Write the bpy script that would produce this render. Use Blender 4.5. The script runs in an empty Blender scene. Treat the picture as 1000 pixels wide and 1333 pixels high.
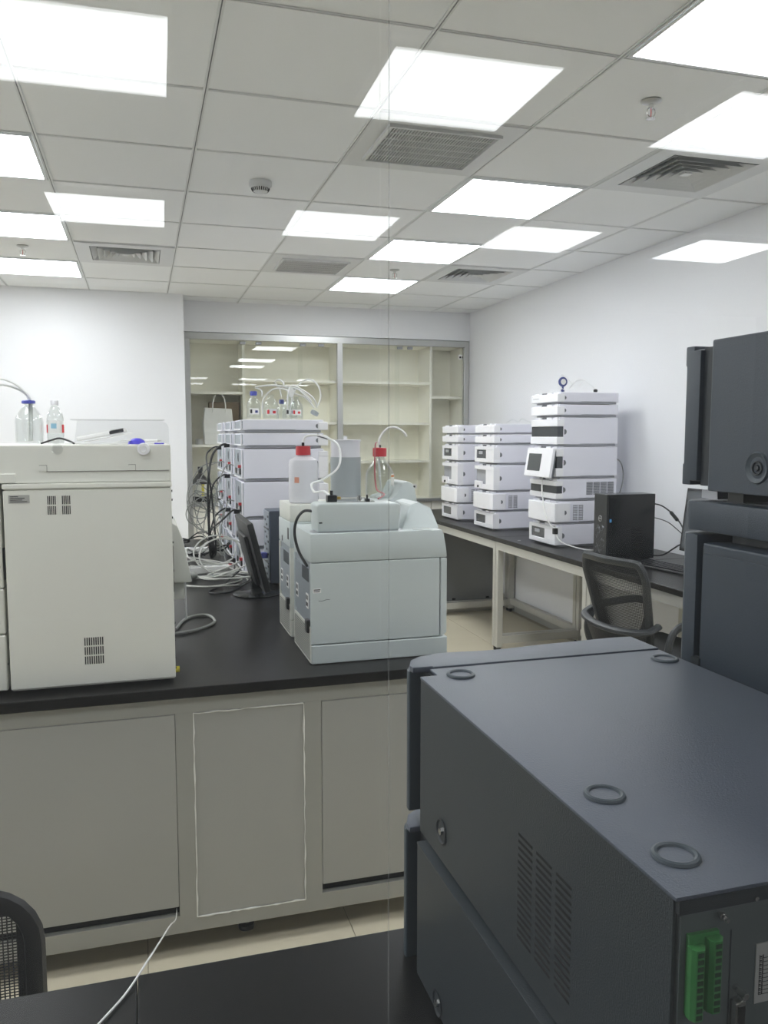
import bpy, bmesh, math, random
from mathutils import Vector, Matrix
random.seed(7)
PI = math.pi
SC = bpy.context.scene
COL = SC.collection

# ------------------------------------------------------------------ camera, world, exposure
YAW, PITCH = math.radians(16.475), math.radians(5.366)
cam_data = bpy.data.cameras.new('camera')
cam_data.sensor_fit = 'HORIZONTAL'
cam_data.sensor_width = 36
cam_data.lens = 36 * 1.0655
cam_data.clip_start = 0.02
cam = bpy.data.objects.new('camera', cam_data)
COL.objects.link(cam)
cam.location = (0, 0, 1.5)
cam.rotation_euler = (PI / 2 - PITCH, 0, -YAW)
SC.camera = cam

world = bpy.data.worlds.new('world')
SC.world = world
world.use_nodes = True
world.node_tree.nodes['Background'].inputs[0].default_value = (0.8, 0.86, 0.9, 1)
world.node_tree.nodes['Background'].inputs[1].default_value = 0.15

SC.view_settings.view_transform = 'Standard'
SC.view_settings.look = 'None'
SC.view_settings.gamma = 1
SC.view_settings.use_curve_mapping = False
SC.view_settings.exposure = 0.2
LAMP = 13.0         # radiance of the ceiling panels
LAMP_NEAR = 10.5    # panels of the room on the camera's side of the glass
SC.cycles.max_bounces = 10
SC.cycles.diffuse_bounces = 5
SC.cycles.glossy_bounces = 5
SC.cycles.transmission_bounces = 10
SC.cycles.transparent_max_bounces = 16
SC.cycles.caustics_refractive = False
SC.cycles.caustics_reflective = False
SC.cycles.sample_clamp_indirect = 6

# ------------------------------------------------------------------ materials
def lin(c):
    return tuple(((v / 255) / 12.92 if v / 255 <= 0.04045 else ((v / 255 + 0.055) / 1.055) ** 2.4) for v in c)

def mat(name, rgb, rough=0.5, metal=0.0, var=0.03, scale=12.0, bump=0.0, bscale=300.0, spec=0.5, alpha=None, trans=0.0, emit=None, coat=0):
    m = bpy.data.materials.new(name)
    m.use_nodes = True
    nt = m.node_tree
    b = nt.nodes['Principled BSDF']
    c = lin(rgb)
    tc = nt.nodes.new('ShaderNodeTexCoord')
    nz = nt.nodes.new('ShaderNodeTexNoise')
    nz.inputs['Scale'].default_value = scale
    nz.inputs['Detail'].default_value = 4
    nt.links.new(tc.outputs['Object'], nz.inputs['Vector'])
    mx = nt.nodes.new('ShaderNodeMix'); mx.data_type = 'RGBA'
    mx.inputs[6].default_value = (*[max(0, v * (1 - var)) for v in c], 1)
    mx.inputs[7].default_value = (*[min(1, v * (1 + var)) for v in c], 1)
    nt.links.new(nz.outputs['Fac'], mx.inputs[0])
    nt.links.new(mx.outputs[2], b.inputs['Base Color'])
    b.inputs['Roughness'].default_value = rough
    b.inputs['Metallic'].default_value = metal
    b.inputs['Specular IOR Level'].default_value = spec
    b.inputs['Transmission Weight'].default_value = trans
    if coat: b.inputs['Coat Weight'].default_value = coat
    if alpha is not None: b.inputs['Alpha'].default_value = alpha
    if emit: 
        b.inputs['Emission Color'].default_value = (*emit[0], 1); b.inputs['Emission Strength'].default_value = emit[1]
    if bump:
        n2 = nt.nodes.new('ShaderNodeTexNoise'); n2.inputs['Scale'].default_value = bscale
        nt.links.new(tc.outputs['Object'], n2.inputs['Vector'])
        bp = nt.nodes.new('ShaderNodeBump'); bp.inputs['Strength'].default_value = bump; bp.inputs['Distance'].default_value = 0.001
        nt.links.new(n2.outputs['Fac'], bp.inputs['Height'])
        nt.links.new(bp.outputs['Normal'], b.inputs['Normal'])
    return m

def glass_mat(name, tint=(1, 1, 1), ior=1.5, rough=0.0, dirt=0.0):
    m = bpy.data.materials.new(name); m.use_nodes = True
    nt = m.node_tree; nt.nodes.clear()
    out = nt.nodes.new('ShaderNodeOutputMaterial')
    tr = nt.nodes.new('ShaderNodeBsdfTransparent'); tr.inputs[0].default_value = (*tint, 1)
    gl = nt.nodes.new('ShaderNodeBsdfGlossy'); gl.inputs['Roughness'].default_value = rough
    fr = nt.nodes.new('ShaderNodeFresnel')
    # the same index seen from inside and outside: the pane has no total reflection at these angles
    geo = nt.nodes.new('ShaderNodeNewGeometry')
    mm = nt.nodes.new('ShaderNodeMix'); mm.data_type = 'FLOAT'
    mm.inputs[2].default_value = ior; mm.inputs[3].default_value = 1 / ior
    # Fresnel node inverts the index on back faces itself, so cancel that
    nt.links.new(geo.outputs['Backfacing'], mm.inputs[0])
    nt.links.new(mm.outputs[0], fr.inputs['IOR'])
    mix = nt.nodes.new('ShaderNodeMixShader')
    nt.links.new(fr.outputs[0], mix.inputs[0])
    nt.links.new(tr.outputs[0], mix.inputs[1]); nt.links.new(gl.outputs[0], mix.inputs[2])
    last = mix
    if dirt:
        tc = nt.nodes.new('ShaderNodeTexCoord')
        nz = nt.nodes.new('ShaderNodeTexNoise'); nz.inputs['Scale'].default_value = 9; nz.inputs['Detail'].default_value = 6
        nt.links.new(tc.outputs['Object'], nz.inputs['Vector'])
        mr = nt.nodes.new('ShaderNodeMapRange'); mr.inputs[1].default_value = 0.35; mr.inputs[2].default_value = 0.75
        mr.inputs[3].default_value = dirt * 0.5; mr.inputs[4].default_value = dirt
        nt.links.new(nz.outputs['Fac'], mr.inputs[0])
        df = nt.nodes.new('ShaderNodeBsdfTranslucent'); df.inputs[0].default_value = (0.9, 0.92, 0.92, 1)
        mx2 = nt.nodes.new('ShaderNodeMixShader')
        nt.links.new(mr.outputs[0], mx2.inputs[0]); nt.links.new(last.outputs[0], mx2.inputs[1]); nt.links.new(df.outputs[0], mx2.inputs[2])
        last = mx2
    nt.links.new(last.outputs[0], out.inputs[0])
    return m

def lamp_mat(name, strength, col=(0.965, 1.0, 1.02)):
    m = bpy.data.materials.new(name); m.use_nodes = True
    nt = m.node_tree; nt.nodes.clear()
    out = nt.nodes.new('ShaderNodeOutputMaterial')
    em = nt.nodes.new('ShaderNodeEmission'); em.inputs[0].default_value = (*col, 1); em.inputs[1].default_value = strength
    nt.links.new(em.outputs[0], out.inputs[0])
    return m

def floor_mat():
    m = mat('floor_tile_stone', (216, 207, 184), 0.16, var=0.05, scale=3.0)
    return m

M = {}
M['wall'] = mat('painted_wall', (236, 237, 240), 0.6, var=0.012, scale=3)
M['ceil'] = mat('mineral_tile', (240, 242, 243), 0.75, var=0.02, scale=5, bump=0.3, bscale=200)
M['tbar'] = mat('grid_metal', (222, 224, 224), 0.45, var=0.02)
M['groove'] = mat('grid_groove', (112, 114, 116), 0.6)
M['lamp'] = lamp_mat('panel_light', LAMP)
M['lamp_near'] = lamp_mat('panel_light_near', LAMP_NEAR)
M['white_metal'] = mat('white_metal', (214, 216, 217), 0.4, var=0.02)
M['grille'] = mat('grille_metal', (190, 192, 192), 0.45, var=0.02)
M['duct'] = mat('duct_dark', (120, 123, 125), 0.8)
M['floor'] = floor_mat()
M['grout'] = mat('grout', (150, 142, 122), 0.8)
M['black_top'] = mat('black_worktop', (22, 21, 21), 0.3, var=0.12, scale=20, bump=0.15, bscale=120, spec=0.2)
M['desk_top'] = mat('black_desk_top', (13, 14, 16), 0.34, var=0.1, scale=10, bump=0.1, spec=0.15)
M['cab'] = mat('grey_laminate', (156, 156, 150), 0.42, var=0.02, scale=4)
M['cab_door'] = mat('grey_laminate_door', (161, 161, 156), 0.4, var=0.02, scale=4)
M['steel'] = mat('grey_painted_steel', (188, 187, 180), 0.4, var=0.02)
M['sealant'] = mat('white_sealant', (226, 226, 222), 0.6)
M['black'] = mat('black_plastic', (22, 23, 25), 0.4)
M['black_g'] = mat('black_gloss_plastic', (20, 22, 24), 0.15)
M['dark_gap'] = mat('dark_gap', (14, 14, 15), 0.9)
M['hplc'] = mat('white_instrument_plastic', (245, 245, 249), 0.38, var=0.01)
M['hplc_side'] = mat('lilac_grey_panel', (236, 236, 246), 0.4, var=0.01)
M['hplc_dark'] = mat('grey_instrument_trim', (166, 168, 174), 0.4)
M['notch'] = mat('notch_grey', (112, 115, 120), 0.5)
M['window'] = mat('smoked_window', (72, 75, 80), 0.12, var=0.1, scale=15)
M['cream'] = mat('cream_enamel', (224, 224, 216), 0.38, var=0.012, scale=5)
M['cream_dk'] = mat('cream_enamel_shadow_gap', (120, 118, 110), 0.6)
M['gc'] = mat('pale_green_grey_plastic', (196, 204, 204), 0.4, var=0.012, scale=5)
M['gc_cream'] = mat('pale_cream_grey_panel', (218, 219, 211), 0.4, var=0.012)
M['galv'] = mat('galvanised_back', (150, 158, 166), 0.4, metal=0.35, var=0.06)
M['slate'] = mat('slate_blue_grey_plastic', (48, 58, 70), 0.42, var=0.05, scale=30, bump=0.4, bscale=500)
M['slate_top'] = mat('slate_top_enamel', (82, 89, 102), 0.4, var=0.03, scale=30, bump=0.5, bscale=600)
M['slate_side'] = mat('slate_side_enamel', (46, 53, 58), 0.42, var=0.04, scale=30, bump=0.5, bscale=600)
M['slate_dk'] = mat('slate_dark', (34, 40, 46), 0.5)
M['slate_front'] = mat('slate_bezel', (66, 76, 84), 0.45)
M['slate_back'] = mat('back_panel_paint', (84, 92, 92), 0.42, var=0.05)
M['green'] = mat('green_terminal', (58, 128, 66), 0.45, var=0.05)
M['green_dk'] = mat('green_terminal_hole', (24, 58, 30), 0.7)
M['chrome'] = mat('bright_steel', (210, 210, 208), 0.2, metal=1.0)
M['alu'] = mat('brushed_aluminium', (190, 191, 190), 0.32, metal=0.7)
M['paper'] = mat('white_paper', (236, 236, 234), 0.7)
M['paper_grey'] = mat('grey_label', (172, 172, 168), 0.5)
M['ink'] = mat('ink', (45, 45, 48), 0.7)
M['wood'] = mat('cream_laminate_shelf', (250, 248, 238), 0.5, var=0.03, scale=6)
M['wood_in'] = mat('cream_laminate_back', (250, 248, 236), 0.55, var=0.04, scale=14)
M['glass'] = glass_mat('partition_glass', dirt=0.012)
M['silicone'] = mat('clear_silicone', (190, 192, 192), .6, alpha=.12)
M['cab_glass'] = glass_mat('cabinet_glass', (0.99, 0.995, 0.985))
M['red'] = mat('red_cap', (188, 52, 60), 0.4)
M['blue'] = mat('blue_cap', (76, 84, 176), 0.4)
M['blue_dk'] = mat('dark_blue_cap', (62, 72, 128), 0.4)
M['bglass'] = glass_mat('bottle_glass', (0.945, 0.955, 0.95), ior=1.5)
M['clear'] = glass_mat('clear_acrylic', (0.965, 0.97, 0.97))
M['hdpe'] = mat('milky_plastic', (226, 226, 232), 0.45, trans=0.15)
M['grey_cyl'] = mat('grey_plastic', (160, 166, 168), 0.45)
M['tube'] = mat('white_tubing', (232, 233, 232), 0.35)
M['tube_red'] = mat('red_tubing', (170, 90, 95), 0.4)
M['cable_w'] = mat('grey_white_cable', (196, 197, 192), 0.45)
M['cable_g'] = mat('grey_cable', (150, 152, 148), 0.45)
M['cable_b'] = mat('black_cable', (26, 27, 29), 0.45)
M['amber'] = mat('dark_amber_glass', (34, 30, 32), 0.12)
M['label_w'] = mat('bottle_label', (222, 222, 214), 0.6)
M['label_y'] = mat('yellow_label', (214, 200, 52), 0.6)
M['label_r'] = mat('red_label', (214, 52, 58), 0.6)
M['label_b'] = mat('blue_label_print', (150, 196, 220), 0.6)
M['kraft'] = mat('brown_board', (150, 134, 116), 0.8)
M['bluebox'] = mat('violet_blue_plastic', (72, 66, 200), 0.4)
M['bluestick'] = mat('blue_sticker', (70, 150, 210), 0.4)
M['pc'] = mat('pc_black', (34, 36, 40), 0.3)
M['pc_side'] = mat('pc_side_black', (30, 32, 35), 0.22)
M['chair'] = mat('chair_black_plastic', (20, 21, 23), 0.5)
M['chair_g'] = mat('chair_grey_plastic', (48, 51, 54), 0.42)
M['mesh'] = mat('chair_mesh', (40, 41, 42), 0.8)
M['carpet'] = mat('near_floor', (52, 52, 50), 0.8)
M['near_wall'] = mat('near_wall', (78, 82, 84), 0.7)
M['near_ceil'] = mat('near_ceiling', (150, 152, 152), 0.8)
M['tower'] = mat('bluish_dark_tower', (58, 66, 80), 0.4)
M['panel_grey'] = mat('mid_grey_board', (120, 121, 122), 0.4, var=0.03)
M['screen'] = mat('display_glass', (84, 88, 92), 0.12)

# ------------------------------------------------------------------ mesh helpers
class MB:
    def __init__(s): s.bm = bmesh.new()
    def box(s, x0, y0, z0, x1, y1, z1, bevel=0, seg=2):
        b = bmesh.new()
        bmesh.ops.create_cube(b, size=1)
        for v in b.verts:
            v.co = Vector(((x0 + x1) / 2 + v.co.x * (x1 - x0), (y0 + y1) / 2 + v.co.y * (y1 - y0), (z0 + z1) / 2 + v.co.z * (z1 - z0)))
        if bevel:
            bmesh.ops.bevel(b, geom=b.edges[:], offset=bevel, segments=seg, affect='EDGES', profile=0.6)
        s.merge(b); return s
    def merge(s, b, mtx=None):
        if mtx is not None: b.transform(mtx)
        me = bpy.data.meshes.new('tmp'); b.to_mesh(me); b.free()
        s.bm.from_mesh(me); bpy.data.meshes.remove(me)
    def prism(s, pts, axis, a, b_, bevel=0, seg=2):
        """pts: 2D outline; axis 'x','y','z' is the extrusion axis; for 'x' pts=(y,z), 'y' pts=(x,z), 'z' pts=(x,y)"""
        b = bmesh.new()
        def P(p, t):
            return {'x': (t, p[0], p[1]), 'y': (p[0], t, p[1]), 'z': (p[0], p[1], t)}[axis]
        v0 = [b.verts.new(P(p, a)) for p in pts]; v1 = [b.verts.new(P(p, b_)) for p in pts]
        n = len(pts)
        b.faces.new(v0); b.faces.new(v1[::-1])
        for i in range(n):
            b.faces.new((v0[i], v1[i], v1[(i + 1) % n], v0[(i + 1) % n]))
        bmesh.ops.recalc_face_normals(b, faces=b.faces[:])
        if bevel:
            bmesh.ops.bevel(b, geom=b.edges[:], offset=bevel, segments=seg, affect='EDGES', profile=0.6)
        s.merge(b); return s
    def lathe(s, prof, c=(0, 0, 0), n=24, axis='z', cap=True):
        b = bmesh.new()
        rings = []
        for r, h in prof:
            if r < 1e-6:
                rings.append([b.verts.new((0, 0, h))])
            else:
                rings.append([b.verts.new((r * math.cos(2 * PI * k / n), r * math.sin(2 * PI * k / n), h)) for k in range(n)])
        for A, B in zip(rings, rings[1:]):
            for k in range(n):
                a0, a1 = A[k % len(A)], A[(k + 1) % len(A)]
                b0, b1 = B[k % len(B)], B[(k + 1) % len(B)]
                f = [a0]
                if a1 is not a0: f.append(a1)
                if b1 is not b0 or len(B) == 1: f.append(b1)
                if b0 is not b1: f.append(b0)
                if len(f) >= 3:
                    try: b.faces.new(f)
                    except ValueError: pass
        if cap:
            for R in (rings[0], rings[-1]):
                if len(R) > 2:
                    try: b.faces.new(R)
                    except ValueError: pass
        bmesh.ops.recalc_face_normals(b, faces=b.faces[:])
        mt = Matrix.Translation(c)
        if axis == 'x': mt = mt @ Matrix.Rotation(PI / 2, 4, 'Y')
        if axis == 'y': mt = mt @ Matrix.Rotation(-PI / 2, 4, 'X')
        s.merge(b, mt); return s
    def cyl(s, c, r, h, axis='z', n=20, r2=None):
        return s.lathe([(r, 0), (r if r2 is None else r2, h)], c, n, axis)
    def torus(s, c, R, r, axis='z', n=28, m=8):
        prof = [(R + r * math.cos(2 * PI * k / m), r * math.sin(2 * PI * k / m)) for k in range(m + 1)]
        return s.lathe(prof, c, n, axis, cap=False)
    def tube(s, pts, r, n=6, sub=6, closed=False, flat=None):
        P = [Vector(p) for p in pts]
        if sub > 1:
            Q = []
            m = len(P)
            for i in range(m if closed else m - 1):
                p0 = P[(i - 1) % m] if (closed or i > 0) else P[0]
                p1 = P[i]; p2 = P[(i + 1) % m]
                p3 = P[(i + 2) % m] if (closed or i + 2 < m) else P[-1]
                for k in range(sub):
                    t = k / sub
                    Q.append(0.5 * ((2 * p1) + (-p0 + p2) * t + (2 * p0 - 5 * p1 + 4 * p2 - p3) * t * t + (-p0 + 3 * p1 - 3 * p2 + p3) * t ** 3))
            if not closed: Q.append(P[-1])
            P = Q
        b = bmesh.new(); rings = []
        m = len(P)
        up = Vector((0, 0, 1)); prev = None
        for i, p in enumerate(P):
            if closed: t = P[(i + 1) % m] - P[i - 1]
            else: t = P[min(i + 1, m - 1)] - P[max(i - 1, 0)]
            if t.length < 1e-9: t = Vector((1, 0, 0))
            t.normalize()
            if prev is None:
                a = t.cross(up)
                if a.length < 0.05: a = t.cross(Vector((1, 0, 0)))
            else:
                a = prev - t * prev.dot(t)
                if a.length < 1e-4: a = t.cross(up)
            a.normalize(); prev = a
            c = t.cross(a)
            rr = r[i * (len(r) - 1) // max(1, m - 1)] if isinstance(r, (list, tuple)) else r
            f2 = flat or 1
            rings.append([b.verts.new(p + a * rr * math.cos(2 * PI * k / n) + c * rr * f2 * math.sin(2 * PI * k / n)) for k in range(n)])
        for i in range(m if closed else m - 1):
            A, B = rings[i], rings[(i + 1) % m]
            for k in range(n):
                b.faces.new((A[k], A[(k + 1) % n], B[(k + 1) % n], B[k]))
        if not closed:
            b.faces.new(rings[0][::-1]); b.faces.new(rings[-1])
        bmesh.ops.recalc_face_normals(b, faces=b.faces[:])
        s.merge(b); return s
    def xf(s, mtx):
        s.bm.transform(mtx); return s

def world_off(o):
    v = Vector((0, 0, 0))
    while o is not None:
        v += o.location; o = o.parent
    return v

def build(name, mb, m, parent=None, smooth=False, kind=None, label=None):
    me = bpy.data.meshes.new(name)
    mb.bm.to_mesh(me); mb.bm.free()
    if parent is not None:
        off = world_off(parent)
        me.transform(Matrix.Translation(-off))
    me.materials.append(m)
    if smooth:
        for p in me.polygons: p.use_smooth = True
        try: me.set_sharp_from_angle(angle=math.radians(40))
        except Exception: pass
    o = bpy.data.objects.new(name, me)
    COL.objects.link(o)
    if parent is not None: o.parent = parent
    if kind: o['kind'] = kind
    if label: o['label'] = label
    return o

def rebase(o, loc):
    """give a single-mesh thing its origin at loc"""
    o.data.transform(Matrix.Translation(-Vector(loc))); o.location = loc
    return o

def tag(o, label, cat, group=None):
    o['label'] = label; o['category'] = cat
    if group: o['group'] = group
    return o

def thing(name, label, cat, loc=(0, 0, 0), group=None):
    o = bpy.data.objects.new(name, None); COL.objects.link(o)
    o.location = loc; o.empty_display_size = 0.05
    return tag(o, label, cat, group)

def dup(root, loc, rz=None, label=None, group=None, parent=None):
    def cp(o, par):
        c = o.copy(); COL.objects.link(c); c.parent = par
        for ch in [x for x in KIDS.get(o.name, [])]: cp(ch, c)
        return c
    KIDS = {}
    for o in bpy.data.objects:
        if o.parent: KIDS.setdefault(o.parent.name, []).append(o)
    r = cp(root, parent)
    r.location = loc
    if rz is not None: r.rotation_euler = (0, 0, rz)
    if label: r['label'] = label
    if group: r['group'] = group
    return r

def struct(name, mb, m, parent=None, smooth=False):
    o = build(name, mb, m, parent, smooth)
    if parent is None: o['kind'] = 'structure'
    return o

def text(name, s, size, loc, rot, m, parent, ext=0.0004, align='CENTER'):
    cu = bpy.data.curves.new(name, 'FONT'); cu.body = s; cu.size = size; cu.extrude = ext
    cu.align_x = align; cu.align_y = 'CENTER'
    o = bpy.data.objects.new(name, cu); COL.objects.link(o)
    me = bpy.data.meshes.new_from_object(o); bpy.data.objects.remove(o); bpy.data.curves.remove(cu)
    me.materials.clear(); me.materials.append(m)
    o = bpy.data.objects.new(name, me); COL.objects.link(o)
    o.parent = parent; o.location = Vector(loc) - world_off(parent); o.rotation_euler = rot
    return o

# ------------------------------------------------------------------ room shell
ZC = 2.647; XW = 3.03; YL = 7.03; YB = 7.36; XL = -3.4; YG = 0.20
GX, GY = 0.238, 2.905      # ceiling grid origin
T = 0.12
struct('wall_right', MB().box(XW, YG - 0.1, 0, XW + T, 7.9, ZC + 0.15), M['wall'])
struct('wall_left', MB().box(XL - T, YG - 0.1, 0, XL, 7.9, ZC + 0.15), M['wall'])
struct('wall_back', MB().box(XL, YL, 0, 0.362, 7.9, ZC + 0.15), M['wall'])
struct('wall_header', MB().box(0.362, YB, 2.392, XW, 7.9, ZC + 0.15), M['wall'])
struct('wall_closet', MB().box(0.362, 7.78, 0, XW, 7.9, 2.392), M['wall'])
# ceiling: slab, tiles, grid
ceil = struct('ceiling', MB().box(XL, YG - 0.1, ZC + 0.06, XW, 7.9, ZC + 0.15), M['ceil'])
LIGHTS = [(2, 1), (2, 3), (2, 5), (2, -2), (-2, 1), (-2, 3), (-2, 5), (-2, -2), (-6, 1), (-6, 3), (-6, 5), (-6, -2), (2, -4), (-2, -4)]  # unseen panels beyond the view are added to brighten left side and camera end
DIFF = [(-1, 4), (3, 0), (3, 4), (-3, 0)]
GRIL = [(1, 0), (1, 4)]
def cell(i, j): return GX + 0.6 * i, GY + 0.6 * j
tile_me = {}
nt_ = 0
for i in range(-7, 5):
    for j in range(-5, 8):
        x0, y0 = cell(i, j)
        x1, y1 = x0 + 0.6, y0 + 0.6
        if (i, j) in LIGHTS or (i, j) in DIFF or (i, j) in GRIL: continue
        cx0, cx1 = max(x0, XL), min(x1, XW); cy0, cy1 = max(y0, YG), min(y1, YB)
        if x0 < 0.362 - 0.3 and y1 > YL: cy1 = min(cy1, YL)
        if cx1 - cx0 < 0.03 or cy1 - cy0 < 0.03: continue
        key = (round(cx1 - cx0, 3), round(cy1 - cy0, 3))
        if key not in tile_me:
            o = build('ceiling_tile', MB().box(0.003, 0.003, 0, key[0] - 0.003, key[1] - 0.003, 0.014, bevel=0.0015, seg=1), M['ceil'], ceil)
            tile_me[key] = o.data
        else:
            o = bpy.data.objects.new('ceiling_tile', tile_me[key]); COL.objects.link(o); o.parent = ceil
        o.location = (cx0, cy0, ZC + 0.004)
def runner(x0, y0, x1, y1, w, name):
    b = MB(); g = 0.0021
    if abs(x1 - x0) < 1e-6:
        b.box(x0 - w, y0, ZC, x0 - g, y1, ZC + 0.004).box(x0 + g, y0, ZC, x0 + w, y1, ZC + 0.004)
        gr = MB().box(x0 - g, y0, ZC + 0.003, x0 + g, y1, ZC + 0.010)
    else:
        b.box(x0, y0 - w, ZC + 0.0005, x1, y0 - g, ZC + 0.0045).box(x0, y0 + g, ZC + 0.0005, x1, y0 + w, ZC + 0.0045)
        gr = MB().box(x0, y0 - g, ZC + 0.003, x1, y0 + g, ZC + 0.010)
    o = build(name, b, M['tbar'], ceil)
    build('groove', gr, M['groove'], o)
for i in range(-6, 6):
    x = GX + 0.6 * i
    if XL < x < XW: runner(x, YG, x, YL if x < 0.3 else YB, 0.0085, 'grid_runner')
for j in range(-4, 8):
    y = GY + 0.6 * j
    for i in range(-6, 5):
        x0 = GX + 0.6 * i + 0.0086; x1 = min(x0 + 0.6 - 0.0172, XW)
        if y > YL and x1 < 0.3: continue
        if i in (-6, 4) or True: runner(x0, y, x1, y, 0.0065, 'cross_tee')

def light_panel(x, y, m, name_label, group, rz=0, z=ZC):
    t = thing('ceiling_light', name_label, 'ceiling light', (x, y, z), group)
    s, q = 0.288, 0.276
    b = MB()
    b.box(x - s, y - s, z - 0.003, x + s, y - q, z + 0.03).box(x - s, y + q, z - 0.003, x + s, y + s, z + 0.03)
    b.box(x - s, y - q, z - 0.003, x - q, y + q, z + 0.03).box(x + q, y - q, z - 0.003, x + s, y + q, z + 0.03)
    build('frame', b, M['white_metal'], t)
    build('diffuser', MB().box(x - q, y - q, z + 0.001, x + q, y + q, z + 0.012), m, t)
    if rz: t.rotation_euler = (0, 0, rz)
    return t
LL = {(2, 1): 'square white ceiling light panel between the big mesh grille and the upper right wall',
      (2, 3): 'square ceiling light panel, middle of the three in line toward the glass cabinet',
      (2, 5): 'smallest square ceiling light panel, nearest above the glass cabinet',
      (2, -2): 'large ceiling light panel cut off by the top right corner',
      (-2, 1): 'ceiling light panel at the left edge, nearest of the three in the left row',
      (-2, 3): 'ceiling light panel at the left edge, middle of the three in the left row',
      (-2, 5): 'ceiling light panel at the left edge, farthest, just behind a sprinkler'}
for (i, j) in LIGHTS:
    x, y = cell(i, j)
    light_panel(x + 0.3, y + 0.3, M['lamp'], LL.get((i, j), f"added ceiling light panel out of view {'far left' if i == -6 else 'left' if i < 0 else 'right'}, {'above the camera end' if j == -4 else 'near' if j == -2 else 'second' if j == 1 else 'third' if j == 3 else 'fourth'} row"), 'lit panels of the lab ceiling')

def four_way(i, j, label):
    x, y = cell(i, j); x += 0.3; y += 0.3
    t = thing('ceiling_vent', label, 'air vent', (x, y, ZC), 'square louvred air vents')
    def ring(b, r0, z0, r1, z1, th=0.0016):
        P = [(-1, -1), (1, -1), (1, 1), (-1, 1)]
        v = [[(x + px * r, y + py * r, z) for px, py in P] for r, z in ((r0, z0), (r1, z1), (r1 - th, z1), (r0 - th, z0))]
        vs = [[b.bm.verts.new(p) for p in row] for row in v]
        for a in range(4):
            A, B = vs[a], vs[(a + 1) % 4]
            for k in range(4): b.bm.faces.new((A[k], A[(k + 1) % 4], B[(k + 1) % 4], B[k]))
    b = MB()
    o_, q = 0.293, 0.21
    b.box(x - o_, y - o_, ZC - 0.004, x + o_, y - q, ZC + 0.01).box(x - o_, y + q, ZC - 0.004, x + o_, y + o_, ZC + 0.01)
    b.box(x - o_, y - q, ZC - 0.004, x - q, y + q, ZC + 0.01).box(x + q, y - q, ZC - 0.004, x + o_, y + q, ZC + 0.01)
    build('frame', b, M['white_metal'], t)
    build('duct', MB().box(x - q, y - q, ZC + 0.045, x + q, y + q, ZC + 0.055), M['duct'], t)
    build('duct_collar', (lambda c: c.box(x - q - .002, y - q, ZC + .01, x - q, y + q, ZC + .045).box(x + q, y - q, ZC + .01, x + q + .002, y + q, ZC + .045).box(x - q, y - q - .002, ZC + .01, x + q, y - q, ZC + .045).box(x - q, y + q, ZC + .01, x + q, y + q + .002, ZC + .045))(MB()), M['grille'], t)
    for k in range(5):
        r = 0.205 - k * 0.038
        b = MB(); ring(b, r, ZC - 0.006, r - 0.030, ZC + 0.022)
        build('louvre', b, M['white_metal'], t)
    build('centre_cap', MB().prism([(x - .02, y - .02), (x + .02, y - .02), (x + .02, y + .02), (x - .02, y + .02)], 'z', ZC - .004, ZC + .002), M['white_metal'], t)
    b = MB()
    for k in range(-4, 5):
        if k:
            b.box(x + k * .045 - .001, y - q, ZC + .03, x + k * .045 + .001, y + q, ZC + .04)
            b.box(x - q, y + k * .045 - .001, ZC + .03, x + q, y + k * .045 + .001, ZC + .04)
    build('vane', b, M['grille'], t, kind='stuff')
four_way(-1, 4, 'square louvred air vent above the left white wall')
four_way(3, 0, 'largest square louvred air vent, at the upper right near the wall')
four_way(3, 4, 'small square louvred air vent above the right end of the glass cabinet')
four_way(-3, 0, 'square louvred air vent beyond the upper left edge')

def mesh_grille(i, j, label):
    x, y = cell(i, j); x += 0.3; y += 0.3
    t = thing('return_grille', label, 'air grille', (x, y, ZC), 'mesh return air grilles')
    o_, qx, qy = 0.293, 0.215, 0.19
    b = MB()
    b.box(x - o_, y - o_, ZC - 0.002, x + o_, y - qy, ZC + 0.01).box(x - o_, y + qy, ZC - 0.002, x + o_, y + o_, ZC + 0.01)
    b.box(x - o_, y - qy, ZC - 0.002, x - qx, y + qy, ZC + 0.01).box(x + qx, y - qy, ZC - 0.002, x + o_, y + qy, ZC + 0.01)
    build('frame', b, M['white_metal'], t)
    b = MB(); e = 0.012
    b.box(x - qx - e, y - qy - e, ZC - 0.014, x + qx + e, y - qy, ZC - 0.002).box(x - qx - e, y + qy, ZC - 0.014, x + qx + e, y + qy + e, ZC - 0.002)
    b.box(x - qx - e, y - qy, ZC - 0.014, x - qx, y + qy, ZC - 0.002).box(x + qx, y - qy, ZC - 0.014, x + qx + e, y + qy, ZC - 0.002)
    build('rim', b, M['white_metal'], t)
    build('backing', MB().box(x - qx, y - qy, ZC + 0.012, x + qx, y + qy, ZC + 0.02), M['duct'], t)
    b = MB(); n = 36
    for k in range(n):
        xx = x - qx + (k + .5) * 2 * qx / n
        b.box(xx - .0030, y - qy, ZC - .008, xx + .0030, y + qy, ZC + .004)
    build('slat', b, M['grille'], t, kind='stuff')
    b = MB()
    for k in range(1, 6):
        yy = y - qy + k * 2 * qy / 6
        b.box(x - qx, yy - .0014, ZC - .0085, x + qx, yy + .0014, ZC - .001)
    build('cross_bar', b, M['white_metal'], t)
mesh_grille(1, 0, 'large square mesh return grille directly behind the big reflected panel')
mesh_grille(1, 4, 'small mesh return grille above the middle of the glass cabinet')

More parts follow.
